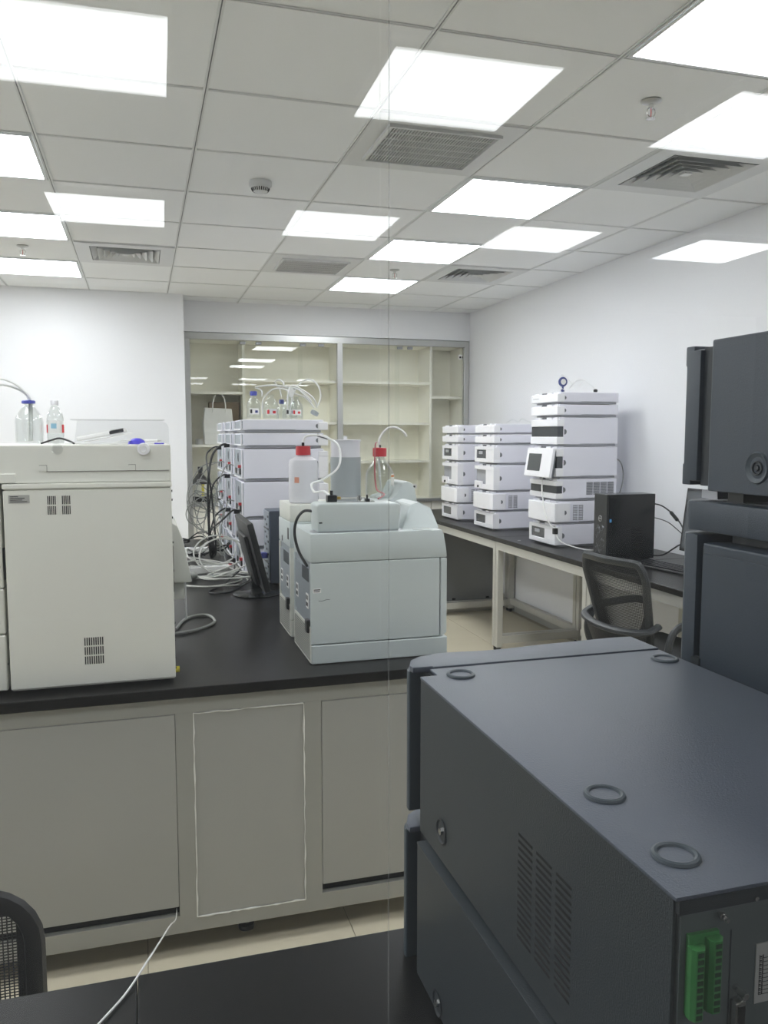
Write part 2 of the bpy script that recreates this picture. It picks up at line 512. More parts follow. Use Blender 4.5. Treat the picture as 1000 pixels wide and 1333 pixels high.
def sprinkler(x, y, label):
    t = thing('sprinkler', label, 'sprinkler', (x, y, ZC), 'fire sprinklers')
    z = ZC + .003
    build('escutcheon', MB().lathe([(0.0, 0), (0.034, 0), (0.036, -.003), (0.024, -.009), (0.010, -.011), (0.0, -.011)], (x, y, z), 20), M['alu'], t, True)
    build('body', MB().cyl((x, y, z - .026), .0085, .016, n=12), M['chrome'], t, True)
    b = MB()
    for s in (-1, 1):
        b.tube([(x + s * .008, y, z - .024), (x + s * .016, y, z - .034), (x + s * .013, y, z - .048), (x + s * .002, y, z - .056)], .0022, 6, 4)
    build('frame_arms', b, M['chrome'], t, True)
    build('bulb', MB().cyl((x, y, z - .054), .0016, .03, n=8), M['red'], t, True)
    b = MB().cyl((x, y, z - .060), .010, .003, n=12)
    for k in range(10):
        a = 2 * PI * k / 10
        b.box(x + .0135 * math.cos(a) - .0028, y + .0135 * math.sin(a) - .0028, z - .060, x + .0135 * math.cos(a) + .0028, y + .0135 * math.sin(a) + .0028, z - .058)
    build('deflector', b, M['chrome'], t)
sprinkler(1.722, 2.565, 'largest fire sprinkler on the ceiling, at the upper right')
sprinkler(1.73, 5.589, 'tiny fire sprinkler on the ceiling in front of the farthest light panel')
sprinkler(-0.662, 5.537, 'small fire sprinkler on the ceiling at the left edge')
t = thing('smoke_detector', 'round white smoke detector on the ceiling left of centre', 'smoke detector', (0.553, 3.86, ZC))
build('base', MB().lathe([(0, 0), (.052, 0), (.053, -.018), (.050, -.022), (0, -.022)], (0.553, 3.86, ZC + .004), 28), M['white_metal'], t, True)
build('chamber', MB().lathe([(.045, -.018), (.045, -.022), (.034, -.043), (.022, -.048), (0, -.048)], (0.553, 3.86, ZC + .004), 28), M['white_metal'], t, True)
b = MB()
for k in range(24):
    a = 2 * PI * k / 24
    c = Vector((0.553 + .0415 * math.cos(a), 3.86 + .0415 * math.sin(a), ZC - .027))
    b.tube([c, c + Vector((-.008 * math.cos(a), -.008 * math.sin(a), -.013))], .0022, 4, 1)
build('smoke_slots', b, M['dark_gap'], t, kind='stuff')

# floor: slab, stone tiles
floor = struct('floor', MB().box(XL, YG, -0.1, XW, 7.9, -0.004), M['grout'])
ftm = {}
for i in range(-6, 7):
    for j in range(-1, 13):
        x0, y0 = -0.02 + 0.6 * i, 0.14 + 0.6 * j
        cx0, cx1 = max(x0, XL), min(x0 + .6, XW); cy0, cy1 = max(y0, YG), min(y0 + .6, 7.78)
        if cx1 - cx0 < .05 or cy1 - cy0 < .05: continue
        key = (round(cx1 - cx0, 3), round(cy1 - cy0, 3))
        if key not in ftm:
            o = build('floor_tile', MB().box(.001, .001, -.004, key[0] - .001, key[1] - .001, 0, bevel=.0008, seg=1), M['floor'], floor)
            ftm[key] = o.data
        else:
            o = bpy.data.objects.new('floor_tile', ftm[key]); COL.objects.link(o); o.parent = floor
        o.location = (cx0, cy0, 0)
struct('baseboard_right', MB().box(XW - .012, YG + .1, 0, XW, 6.44, .08), M['cab'])

# glass partition in front of the camera (two frameless panes with a butt joint)
win = struct('window_1', MB().box(XL, YG - .02, -0.004, XW, YG + .03, 0.02), M['alu'])
jx = 0.0605
def pane(x0, x1):
    b = MB()
    for y, fl in ((YG, 1), (YG + .008, -1)):
        v = [b.bm.verts.new(p) for p in ((x0, y, .02), (x1, y, .02), (x1, y, ZC + .06), (x0, y, ZC + .06))]
        b.bm.faces.new(v if fl > 0 else v[::-1])
    for z, fl in ((.02, 1), (ZC + .06, -1)):
        v = [b.bm.verts.new(p) for p in ((x0, YG, z), (x0, YG + .008, z), (x1, YG + .008, z), (x1, YG, z))]
        b.bm.faces.new(v if fl > 0 else v[::-1])
    build('pane', b, M['glass'], win)
pane(XL, jx - .00014); pane(jx + .00014, XW)
build('silicone_joint', MB().box(jx - .00014, YG, .02, jx + .00014, YG + .0006, ZC + .06), M['silicone'], win)

# room on the camera's side of the glass: floor, walls, ceiling, its lit panels (seen only mirrored in the glass)
struct('floor_near', MB().box(-5, -6.6, -.1, 6, YG - .02, -0.004), M['carpet'])
struct('ceiling_near', MB().box(-5, -6.6, ZC + .035, 6, YG - .1, ZC + .15), M['near_ceil'])
struct('wall_near_back', MB().box(-5, -6.7, 0, 6, -6.6, ZC + .15), M['near_wall'])
struct('wall_near_left', MB().box(-5.1, -6.6, 0, -5, YG, ZC + .15), M['near_wall'])
struct('wall_near_right', MB().box(6, -6.6, 0, 6.1, YG, ZC + .15), M['near_wall'])
struct('wall_side_left', MB().box(-5, YG - .1, 0, XL - T, YG, ZC + .15), M['near_wall'])
struct('wall_side_right', MB().box(XW + T, YG - .1, 0, 6, YG, ZC + .15), M['near_wall'])
th = math.radians(1.25)
NN = ['far left', 'left', 'middle', 'right', 'far right']
for r_ in range(2):
    for c_ in range(-2, 3):
        dx, dy = c_ * 1.205, r_ * 1.83
        vx = 1.036 + dx * math.cos(th) + dy * math.sin(th); vy = 2.692 - dx * math.sin(th) + dy * math.cos(th)
        light_panel(vx, 2 * (YG) - vy, M['lamp_near'],
                    f"{'nearer' if r_ == 0 else 'farther'} row, {NN[c_ + 2]} ceiling light panel behind the camera, seen as a reflection", 'light panels mirrored in the glass', rz=th, z=ZC)

# ------------------------------------------------------------------ glass-fronted cabinet in the back recess
CX0, CX1 = 0.366, 3.026
t = thing('display_cabinet', 'wide cream shelving cabinet behind tinted glass doors in an aluminium frame', 'cabinet', ((CX0 + CX1) / 2, 7.4, 0))
fw = .045
for nm, bx in (('frame_rail', (CX0, 7.36, 2.33, CX1, 7.40, 2.388)), ('frame_stile', (CX0, 7.36, 0, CX0 + .06, 7.40, 2.33)), ('frame_stile', (CX1 - .05, 7.36, .0, CX1, 7.40, 2.33)),
               ('mullion', (1.735, 7.362, .0, 1.785, 7.40, 2.33)), ('frame_rail', (CX0 + .06, 7.36, .87, 1.735, 7.392, .90)), ('frame_rail', (1.785, 7.36, .87, CX1 - .05, 7.392, .90))):
    build(nm, MB().box(*bx, bevel=.002, seg=1), M['alu'], t)
# glass doors (overlapping frameless panes)
for k, (a, b_, yy) in enumerate(((CX0 + .06, .90, 7.405), (.86, 1.42, 7.412), (1.38, 1.735, 7.405), (1.785, 2.34, 7.405), (2.30, CX1 - .05, 7.412))):
    build('glass_door', MB().box(a, yy, .90, b_, yy + .006, 2.33), M['cab_glass'], t)
for xx in (.86, 1.0, 1.40, 1.57, 2.32, 2.42):
    build('door_clip', MB().box(xx, 7.398, 2.30, xx + .05, 7.42, 2.325, bevel=.002, seg=1), M['hplc_dark'], t)
# carcass
build('back_board', MB().box(CX0, 7.765, .0, CX1, 7.778, 2.36), M['wood_in'], t)
build('top_board', MB().box(CX0 + .06, 7.44, 2.335, CX1 - .05, 7.765, 2.36), M['wood'], t)
UP = [CX0 + .03, .893, 1.76, 2.665, CX1 - .03]
for x in UP:
    build('upright', MB().box(x - .011, 7.44, .0, x + .011, 7.765, 2.335), M['wood'], t)
SH = {0: (1.885, 1.415, .90), 1: (2.00, 1.62, 1.26, .90), 2: (2.00, 1.62, 1.26, .90), 3: (1.87, .90)}
for k, zs in SH.items():
    for z in zs:
        build('shelf', MB().box(UP[k] + .011, 7.445, z - .022, UP[k + 1] - .011, 7.765, z), M['wood'], t)
for k in range(4):
    a, b_ = UP[k] + .002, UP[k + 1] - .002
    n = 1 if k in (0, 3) else 2
    for q in range(n):
        x0 = a + (b_ - a) * q / n + .002; x1 = a + (b_ - a) * (q + 1) / n - .002
        d = build('cupboard_door', MB().box(x0, 7.405, .06, x1, 7.425, .868, bevel=.002, seg=1), M['wood'], t)
        hx = x1 - .05 if q == 0 else x0 + .05
        build('handle', MB().box(hx - .006, 7.385, .66, hx + .006, 7.405, .78, bevel=.002, seg=1), M['alu'], d)
for (sx, sz) in ((2.93, 2.22), (2.44, .99)):
    s_ = build('sticker', MB().box(sx, 7.401, sz, sx + .075, 7.4045, sz + .045), M['paper'], t)
    build('print', MB().box(sx + .01, 7.4002, sz + .012, sx + .03, 7.401, sz + .03).box(sx + .04, 7.4002, sz + .012, sx + .06, 7.401, sz + .03), M['ink'], s_)

# things on the cabinet shelves
t = thing('paper_bag', 'white paper carrier bag with cord handle on the left cabinet shelf', 'bag', (.66, 7.6, 1.415))
build('bag_body', MB().prism([(.545, 1.4155), (.785, 1.4155), (.80, 1.62), (.79, 1.735), (.55, 1.745), (.535, 1.60)], 'y', 7.50, 7.60, bevel=.006, seg=1), M['paper'], t)
build('bag_handle', MB().tube([(.62, 7.495, 1.70), (.625, 7.49, 1.80), (.655, 7.49, 1.865), (.70, 7.49, 1.865), (.73, 7.49, 1.80), (.735, 7.495, 1.70)], .006, 6, 6), M['paper'], t, True)
build('gusset', MB().prism([(7.50, 1.46), (7.55, 1.60), (7.60, 1.46)], 'x', .7845, .7995), M['paper'], t)
o = build('cardboard_box', MB().box(.60, 7.62, 1.4155, .87, 7.75, 1.80, bevel=.003, seg=1), M['kraft'])
tag(o, 'brown cardboard box standing behind the white paper bag', 'box')
o = build('tape_roll', MB().lathe([(.018, 0), (.035, 0), (.035, .05), (.018, .05), (.018, 0)], (.50, 7.53, 1.416), 20, cap=False), M['paper_grey'])
tag(o, 'small pale tape roll on the cabinet shelf left of the paper bag', 'tape roll')

def amber_bottle(x, y, z, label):
    t = thing('reagent_bottle', label, 'bottle', (x, y, z), 'dark reagent bottles in the cabinet')
    build('body', MB().lathe([(0, 0), (.068, 0), (.072, .006), (.072, .17), (.066, .20), (.040, .235), (.020, .255), (.018, .275), (0, .275)], (x, y, z + .0005), 24), M['amber'], t, True)
    build('cap', MB().cyl((x, y, z + .276), .022, .04, n=16), M['black'], t, True)
    lab = build('bottle_label', MB().lathe([(.0735, .05), (.0735, .16)], (x, y, z), 24, cap=False), M['label_w'], t, True)
    b = MB()
    for a in range(-3, 1):
        an = math.radians(-72 + a * 5); a2 = math.radians(-72 + (a + 1) * 5)
        r = .0742
        v = [b.bm.verts.new((x + r * math.cos(q), y + r * math.sin(q), z + h)) for q, h in ((an, .05), (a2, .05), (a2, .16), (an, .16))]
        b.bm.faces.new(v)
    build('stripe', b, M['label_y'], lab)
amber_bottle(.505, 7.56, .90, 'dark amber bottle with white and yellow label on the lower left cabinet shelf')
amber_bottle(.72, 7.56, .90, 'dark amber bottle half hidden by black cables on the lower left cabinet shelf')

# ------------------------------------------------------------------ island bench: cabinet units and worktop
WX0, WX1, WY0, WY1 = -.9, .935, 2.285, 5.62
o = build('worktop', MB().box(WX0, WY0, .770, WX1, WY1, .800, bevel=.003), M['black_top'])
tag(o, 'long black worktop of the island bench under the cream instruments', 'worktop')
FY = 2.302
t = thing('base_cabinet', 'grey base cabinet of the island with flush door panels and sealed middle panel', 'cabinet', (0.0, 2.32, 0))
build('frame_rail', MB().box(WX0 + .02, FY, .7222, WX1 - .015, FY + .03, .7695), M['cab'], t)
b = MB()
b.box(WX0 + .02, FY, .722, WX1 - .015, FY + .03, .7695)
TOPZ = .737
build('frame_stile', MB().box(.071, FY, .075, .1195, FY + .03, .722), M['cab'], t)
build('frame_stile', MB().box(.4365, FY, .075, .488, FY + .03, .722), M['cab'], t)
build('frame_stile', MB().box(.905, FY, .075, .92, FY + .03, .722), M['cab'], t)
build('plinth_rail', MB().box(WX0 + .02, FY, .075, .071, FY + .05, .128).box(.1195, FY, .075, .4365, FY + .05, .116).box(.488, FY, .075, .905, FY + .05, .128), M['cab'], t)
build('carcass', MB().box(WX0 + .02, FY + .05, .075, WX1 - .015, 2.9, .7695), M['cab'], t)
build('shadow_gap', MB().box(WX0 + .02, FY + .02, .128, .071, FY + .05, .722).box(.488, FY + .02, .128, .905, FY + .05, .722), M['dark_gap'], t)
build('door_panel', MB().box(WX0 + .03, FY - .002, .156, .0695, FY + .018, .7205, bevel=.0015, seg=1), M['cab_door'], t)
build('door_panel', MB().box(.4895, FY - .002, .156, .9035, FY + .018, .7205, bevel=.0015, seg=1), M['cab_door'], t)
build('door_panel', MB().box(.1215, FY + .0015, .118, .4345, FY + .018, .7195, bevel=.001, seg=1), M['cab_door'], t)
b = MB(); random.seed(3)
def bead(p, q, n=22):
    P = []
    for k in range(n + 1):
        f_ = k / n
        P.append((p[0] + (q[0] - p[0]) * f_ + random.uniform(-.0012, .0012), FY - .0005, p[1] + (q[1] - p[1]) * f_ + random.uniform(-.0012, .0012)))
    b.tube(P, [random.choice((.0012, .0017, .0022, .003)) for _ in range(n)], 5, 1)
bead((.1205, .117), (.1205, .720)); bead((.1205, .720), (.4355, .720)); bead((.4355, .720), (.4355, .117)); bead((.4355, .117), (.1205, .117))
build('sealant_bead', b, M['sealant'], t)
for x in (-.6, .27, .86):
    f_ = build('levelling_foot', MB().cyl((x, 2.40, .0005), .024, .014, n=16).cyl((x, 2.40, .0145), .010, .0605, n=12), M['black'], t, True)
for x in (-.6, .27, .86):
    build('levelling_foot', MB().cyl((x, 2.86, .0005), .024, .014, n=16).cyl((x, 2.86, .0145), .010, .0605, n=12), M['black'], t, True)
t = thing('base_cabinet', 'grey cabinet block carrying the far half of the island worktop', 'cabinet', (0.0, 4.2, 0))
build('carcass', MB().box(WX0 + .02, 2.91, .075, WX1 - .015, WY1 - .03, .7695), M['cab'], t)
for x in (-.6, .86):
    for y in (3.0, 4.3, 5.5):
        build('levelling_foot', MB().cyl((x, y, .0005), .024, .014, n=16).cyl((x, y, .0145), .010, .0605, n=12), M['black'], t, True)
for y in (3.4, 4.0, 4.6, 5.2):
    build('door_panel', MB().box(WX1 - .0145, y - .29, .12, WX1 - .002, y + .29, .74, bevel=.0015, seg=1), M['cab_door'], t)

# ------------------------------------------------------------------ right wall bench
BX0 = 2.325
t = thing('side_bench', 'black topped grey steel bench along the right wall', 'bench', (2.68, 5.0, 0))
for a, b_ in ((6.325, 7.30), (5.165, 6.322), (3.955, 5.162), (2.74, 3.952)):
    build('bench_top', MB().box(BX0, a, .770, XW - .001, b_, .800, bevel=.002, seg=1), M['black_top'], t)
    build('front_rail', MB().box(BX0 + .008, a + .002, .715, BX0 + .04, b_ - .002, .7695), M['steel'], t)
    build('wall_rail', MB().box(XW - .06, a + .002, .715, XW - .015, b_ - .002, .7695), M['steel'], t)
    lr = build('low_rail', MB().box(XW - .058, a + .05, .07, XW - .018, b_ - .05, .12), M['steel'], t)
    for y in (a + .002, b_ - .042):
        build('leg', MB().box(BX0 + .008, y, .03, BX0 + .048, y + .04, .715), M['steel'], t)
        build('leg', MB().box(XW - .065, y, .03, XW - .015, y + .04, .715), M['steel'], t)
        build('side_rail', MB().box(BX0 + .048, y + .004, .055, XW - .065, y + .036, .108), M['steel'], t)
        for x in (BX0 + .028, XW - .04):
            build('foot', MB().cyl((x, y + .02, .0005), .016, .03, n=12), M['black'], t, True)
t = thing('end_panel', 'mid grey end board under the far end of the wall bench', 'panel', (2.66, 6.40, 0))
build('board', MB().box(2.20, 6.392, .055, 2.33, 6.41, .76).box(2.33, 6.392, .055, 2.96, 6.41, .712), M['panel_grey'], t)
build('kick_strip', MB().box(2.20, 6.392, .001, 2.96, 6.408, .054), M['steel'], t)
for x in (2.49, 2.80):
    build('bolt', MB().box(x, 6.386, .11, x + .03, 6.392, .125), M['dark_gap'], t)

# ------------------------------------------------------------------ chromatograph modules
def half_disc(b, x, y, z, r, sgn, sy):
    pts = [(x + sgn * r * math.sin(PI * k / 12), z + r * math.cos(PI * k / 12)) for k in range(13)]
    b.prism(pts, 'y', y, y + sy * .0012)

def module(h, kind, label, group, back=False):
    """front at x=0 facing -x, depth .43, width .355, near side at y=0; height pitch h"""
    D, W = .43, .355
    t = thing('chromatograph_module', label, 'lab instrument', (0, 0, 0), group)
    big = h > .1
    build('plinth', MB().box(.035, .014, 0, D - .01, W - .014, .0115), M['hplc_dark'], t)
    zt = h - .0005
    build('housing', MB().box(.022, .004, .011, D, W - .004, zt - .004, bevel=.004), M['hplc_side'], t)
    z0, z1 = .012, zt - (.016 if big else .014)
    if kind == 'door': x_f, y_a, y_b = -.018, -.004, W + .004
    else: x_f, y_a, y_b = 0, 0, W
    # front
    if kind in ('slim',):
        build('front_panel', MB().box(0, 0, z0, .05, W, z1, bevel=.004), M['hplc'], t)
    elif kind == 'door':
        pts = [(x_f + .012, y_a), (.10, y_a), (.10, y_b), (x_f + .012, y_b), (x_f, y_b - .03), (x_f - .006, W / 2), (x_f, y_a + .03)]
        d = build('door', MB().prism(pts, 'z', z0, z1, bevel=.003, seg=1), M['hplc'], t)
        b = MB()
        for cx in (.125, .165):
            for q in range(9):
                zz = z0 + .012 + q * (z1 - z0 - .02) / 9
                for r in range(3): b.box(cx + r * .011, .0025, zz, cx + .008 + r * .011, .0045, zz + .006)
        build('side_vent', b, M['notch'], t, kind='stuff')
        b = MB(); half_disc(b, .062, y_a - .0002, (z0 + z1) / 2, .014, 1, -1)
        build('handle_notch', b, M['notch'], d)
    else:
        if kind == 'full': wy0, wy1, wz0, wz1 = .003, W - .003, .30, .72
        elif kind == 'left': wy0, wy1, wz0, wz1 = .14, W - .03, .25, .80
        elif kind == 'ell': wy0, wy1, wz0, wz1 = .14, W - .001, .20, .84
        elif kind == 'tab': wy0, wy1, wz0, wz1 = .05, W - .05, .25, .8
        hz = z1 - z0; a, c = z0 + hz * wz0, z0 + hz * wz1
        b = MB()
        b.box(0, 0, z0, .05, W, a, bevel=.002, seg=1).box(0, 0, c, .05, W, z1, bevel=.002, seg=1)
        if wy0 > .01: b.box(0, 0, a, .05, wy0, c)
        if wy1 < W - .01: b.box(0, wy1, a, .05, W, c)
        fp = build('front_panel', b, M['hplc'], t)
        build('window', MB().box(.006 if kind != 'ell' else .018, wy0, a, .045, wy1, c), M['window'] if kind != 'ell' else M['hplc_dark'], fp)
        if kind == 'ell':
            build('tray', MB().box(-.012, .20, z0 + .008, .004, .33, a + .022, bevel=.002, seg=1), M['hplc'], t)
            build('knob', MB().lathe([(0, 0), (.009, 0), (.009, .008), (0, .008)], (-.0205, .25, z0 + .018), 12, 'x'), M['black'], t, True)
        if kind == 'left' and h > .14:
            build('inner_pump', MB().box(.002, .21, a + .03, .0058, .28, c - .012), M['hplc_dark'], fp)
    # clips between modules
    build('latch', MB().box(.012, .10, zt - .0135, .06, .16, zt - .002).box(.012, .24, zt - .0135, .06, .27, zt - .002).box(.012, .02, zt - .0135, .06, .06, zt - .002), M['hplc'], t)
    build('latch_recess', MB().box(.02, .16, zt - .013, .06, .24, zt - .003), M['notch'], t)
    if kind != 'door':
        b = MB(); half_disc(b, .052, .0042, (z0 + z1) / 2, .011 if not big else .017, 1, -1); half_disc(b, .052, W - .0042, (z0 + z1) / 2, .011 if not big else .017, 1, 1)
        build('handle_notch', b, M['notch'], t)
    # seam / slots low on the flanks
    b = MB()
    for yy in (.0022, W - .0045):
        for q in range(22):
            xx = .17 + q * .011
            b.box(xx, yy, .0125, xx + .007, yy + .0022, .0155)
    build('vent_slots', b, M['notch'], t, kind='stuff')
    if kind == 'full' and h < .15:
        b = MB()
        for q in range(12):
            zz = z0 + .022 + q * .0068
            for r in range(4): b.box(.215 + r * .05, .0022, zz, .259 + r * .05, .0045, zz + .0042)
        build('side_vent', b, M['notch'], t, kind='stuff')
    if back:
        bp = build('back_panel', MB().box(D, .02, .018, D + .0035, W - .02, zt - .010), M['galv'], t)
        b = MB().box(D + .0035, .012, .014, D + .010, .022, zt - .006).box(D + .0035, W - .022, .014, D + .010, W - .012, zt - .006).box(D, .012, .012, D + .010, W - .012, .019)
        build('back_frame', b, M['hplc'], t)
        if big:
            build('power_socket', MB().box(D + .0035, .05, .03, D + .008, .09, .058), M['black'], t)
            build('port', MB().box(D + .0035, .24, .03, D + .010, .27, .062), M['black'], t)
            build('red_plug', MB().box(D + .0035, .292, .066, D + .022, .312, .080), M['red'], t, label='small red plug')
            build('connector', MB().box(D + .0035, .13, .03, D + .007, .20, .045).box(D + .0035, .13, .06, D + .007, .20, .072), M['alu'], t)
            build('fan_guard', MB().torus((D + .004, .16, zt * .7), .022, .002, 'x', 20, 6).torus((D + .004, .16, zt * .7), .012, .002, 'x', 20, 6), M['notch'], t)
    return t

def put(t, x, y, z, rz=0):
    t.location = (x, y, z); t.rotation_euler = (0, 0, rz); return t

SA = [(.145, 'left', 'lowest module of the tall stack, small window, on the bench beside the black PC'),
      (.147, 'door', 'second module up in the tall stack by the PC, plain rounded white door'),
      (.139, 'full', 'third module up in the tall stack by the PC, dark window and side grille'),
      (.200, 'full', 'module of the tall stack by the PC carrying the white touch screen'),
      (.182, 'full', 'module with wide dark window just above the white touch screen'),
      (.080, 'slim', 'slim white module second from the top of the tall stack by the PC'),
      (.075, 'slim', 'slim topmost white module of the tall stack, under the dark pressure cuff fitting')]
z = .8005; zs = []
for k, (h, kd, lb) in enumerate(SA):
    tm = module(h, kd, lb, 'modules of the tall stack by the PC')
    if k == 6:
        fp = [c for c in tm.children if c.name.startswith('front_panel')][0] if tm.children else tm
        b = MB().box(-.0008, .315, .034, 0, .323, .041)
        for q in range(7): b.box(-.0008, .300 - q * .009, .035, 0, .306 - q * .009, .040)
        build('printed_mark', b, M['hplc_dark'], tm)
    put(tm, 2.462, 4.562, z, 0); zs.append(z); z += h
ZTOPA = z
SBm = [(.140, 'left', 'lowest module'), (.145, 'door', 'second lowest module with rounded door'), (.200, 'ell', 'tall module with open corner tray'),
       (.145, 'left', 'module with small grey window'), (.075, 'slim', 'slim module just below the top one'), (.080, 'slim', 'slim topmost module')]
z = .8005
protos = []
for k, (h, kd, lb) in enumerate(SBm):
    t = put(module(h, kd, f'{lb} of the middle white stack on the wall bench', 'modules of the middle stack on the wall bench'), 2.462, 5.505, z)
    dup(t, (2.462, 6.215, z), 0, f'{lb} of the farthest white stack on the wall bench', 'modules of the farthest stack on the wall bench')
    z += h
# touch screen hung on the tall stack
zc = zs[3]
t = thing('touch_screen', 'white handheld touch screen controller hung on the tall white stack', 'controller', (2.46, 4.6, zc))
def tilt(b): return b.xf(Matrix.Translation((2.455, 4.56, zc + .185)) @ Matrix.Rotation(math.radians(9), 4, 'Y') )
build('housing', tilt(MB().box(-.022, -.01, -.185, -.002, .335, 0, bevel=.005)), M['hplc'], t)
build('display', tilt(MB().box(-.0232, .125, -.148, -.0222, .30, -.038)), M['screen'], t)
build('side_cover', tilt(MB().box(-.0018, .01, -.175, .018, .32, -.01)), M['notch'], t)
o = build('controller_cable', MB().tube([(2.438, 4.70, zc + .006), (2.42, 4.66, zc - .10), (2.40, 4.56, zc - .24), (2.42, 4.49, zc - .31), (2.44, 4.44, zc - .38), (2.55, 4.36, .812), (2.66, 4.33, .806)], .0042, 8, 8), M['tube'], None, True)
tag(o, 'white cable hanging from the touch screen down the tall stack', 'cable')
build('ferrite', MB().box(2.405, 4.465, zc - .335, 2.43, 4.49, zc - .30), M['black'], o, label='black cable clip')
o = build('loop_cable', MB().tube([(2.905, 4.70, 1.33), (2.95, 4.66, 1.345), (2.985, 4.66, 1.31), (3.0, 4.66, 1.24), (2.985, 4.66, 1.15), (2.95, 4.66, 1.08), (2.905, 4.70, 1.06)], .004, 8, 8), M['cable_g'], None, True)
tag(o, 'grey cable looping out behind the tall white stack', 'cable')
# items on the top of the tall stack
zt = ZTOPA
t = thing('tubing_fitting', 'round dark blue and clear tubing fitting on top of the tall white stack', 'fitting', (2.53, 4.60, zt))
build('ring', MB().torus((2.53, 4.625, zt + .062), .022, .009, 'y', 24, 8), M['blue_dk'], t, True)
build('hub', MB().cyl((2.53, 4.617, zt + .062), .018, .016, 'y', 20), M['paper'], t, True)
build('stem', MB().cyl((2.53, 4.625, zt), .006, .038, n=12).cyl((2.53, 4.625, zt + .002), .011, .012, n=12), M['blue_dk'], t, True)
t = thing('loose_tubing', 'thin clear coil of tubing ending in a dark cap on the tall white stack', 'tubing', (2.62, 4.62, zt))
build('tube', MB().tube([(2.536, 4.60, zt + .004), (2.49, 4.62, zt + .05), (2.53, 4.64, zt + .105), (2.59, 4.62, zt + .05), (2.56, 4.60, zt + .02), (2.62, 4.62, zt + .07), (2.66, 4.60, zt + .07), (2.63, 4.60, zt + .03), (2.60, 4.64, zt + .045), (2.66, 4.62, zt + .075), (2.71, 4.60, zt + .045), (2.735, 4.59, zt + .018)], .0017, 6, 8), M['tube'], t, True)
build('cap', MB().lathe([(0, 0), (.011, 0), (.013, .006), (.012, .016), (0, .019)], (2.74, 4.59, zt), 14), M['black'], t, True)
# clear beads on the middle stack
zt = .8005 + .785
o = build('loose_tubing', MB().tube([(2.60, 5.60, zt + .003), (2.66, 5.62, zt + .03), (2.70, 5.6, zt + .012), (2.74, 5.62, zt + .035), (2.80, 5.6, zt + .01), (2.83, 5.58, zt + .03), (2.86, 5.57, zt + .004)], .004, 6, 6), M['clear'], None, True)
tag(o, 'crumpled clear tubing on top of the middle white stack', 'tubing')

# left cluster: three stacks seen from behind and side
SL = [(.130, 'left'), (.150, 'door'), (.190, 'left'), (.165, 'left'), (.078, 'slim'), (.068, 'slim')]
NM = ['lowest', 'second lowest', 'third lowest', 'fourth lowest', 'slim second from top', 'slim topmost']
WH = ['nearest', 'middle', 'farthest']
z = .8005
for k, (h, kd) in enumerate(SL):
    t = module(h, kd, f'{NM[k]} module of the nearest white stack on the island', 'modules of the nearest island stack', back=True)
    put(t, .915, 4.10 + .355, z, PI)
    for q in (1, 2):
        dup(t, (.915, 4.10 + .355 + .5 * q, z), PI, f'{NM[k]} module of the {WH[q]} white stack on the island', f'modules of the {WH[q]} island stack')
    z += h
ZTL = z

# ------------------------------------------------------------------ bottles
def schott(x, y, z, r, h, label, cap=None, capm=None, group=None, lab=None, capd=None, sock=True):
    t = thing('glass_bottle', label, 'bottle', (x, y, z), group)
    nr = r * .36
    build('body', MB().lathe([(0, 0), (r * .92, 0), (r, h * .04), (r, h * .52), (r * .93, h * .62), (r * .6, h * .78), (nr, h * .88), (nr, h * .97), (nr * 1.15, h * .975), (nr * 1.15, h), (nr * .82, h), (nr * .8, h * .88), (r * .6 - .003, h * .77), (r * .93 - .003, h * .61), (r - .003, h * .51), (r - .003, h * .06), (0, h * .05)], (x, y, z + .0005), 28, cap=False), M['bglass'], t, True)
    if cap:
        build('cap', MB().lathe([(0, 0), (nr * 1.35, 0), (nr * 1.35, cap), (nr * 1.1, cap + .002), (0, cap + .002)], (x, y, z + h * .93), 24), capm, t, True)
    if lab:
        lo, hi, mt, a0, a1 = lab
        b = MB(); n = 14
        for k in range(n):
            q0 = a0 + (a1 - a0) * k / n; q1 = a0 + (a1 - a0) * (k + 1) / n
            v = [b.bm.verts.new((x + r * 1.012 * math.cos(q), y + r * 1.012 * math.sin(q), z + w)) for q, w in ((q0, lo), (q1, lo), (q1, hi), (q0, hi))]
            b.bm.faces.new(v)
        build('bottle_label', b, mt, t)
    return t

# ------------------------------------------------------------------ cream instrument on the left
WXa, WXb, WYa, WYb = -.353, .077, 2.345, 2.80
t = thing('gas_analyser', 'large cream boxy instrument with slotted side panel on the left of the island', 'lab instrument', (-.14, 2.5, .8))
build('body', MB().box(WXa + .004, WYa + .004, .812, WXb - .003, WYb, 1.366), M['cream'], t)
build('side_panel', MB().box(WXa, WYa, .8155, WXb, WYa + .006, 1.354, bevel=.0015, seg=1), M['cream'], t)
build('top_edge', MB().box(WXa - .002, WYa - .002, 1.357, WXb + .002, WYb, 1.371, bevel=.003), M['cream'], t)
for x in (WXa + .05, WXb - .05):
    for y in (WYa + .05, WYb - .05): build('foot', MB().cyl((x, y, .8003), .018, .0125, n=14), M['black'], t, True)
def slots(x0, z0, w, n, rows, hh, pitch):
    b = MB()
    for r in range(rows):
        for k in range(n):
            xx = x0 + k * w / n
            b.box(xx, WYa - .0005, z0 + r * pitch, xx + w / n * .55, WYa + .001, z0 + r * pitch + hh)
    return b
build('vent_slots', slots(-.2445, 1.288, .023, 5, 2, .023, .027), M['ink'], t, kind='stuff')
build('vent_slots', slots(-.208, 1.288, .023, 5, 2, .023, .027), M['ink'], t, kind='stuff')
build('vent_slots', slots(-.164, .872, .052, 9, 3, .022, .0262), M['ink'], t, kind='stuff')
rp = build('rating_plate', MB().box(-.340, WYa - .001, 1.320, -.288, WYa, 1.342), M['paper_grey'], t, label='small silver rating plate')
b = MB()
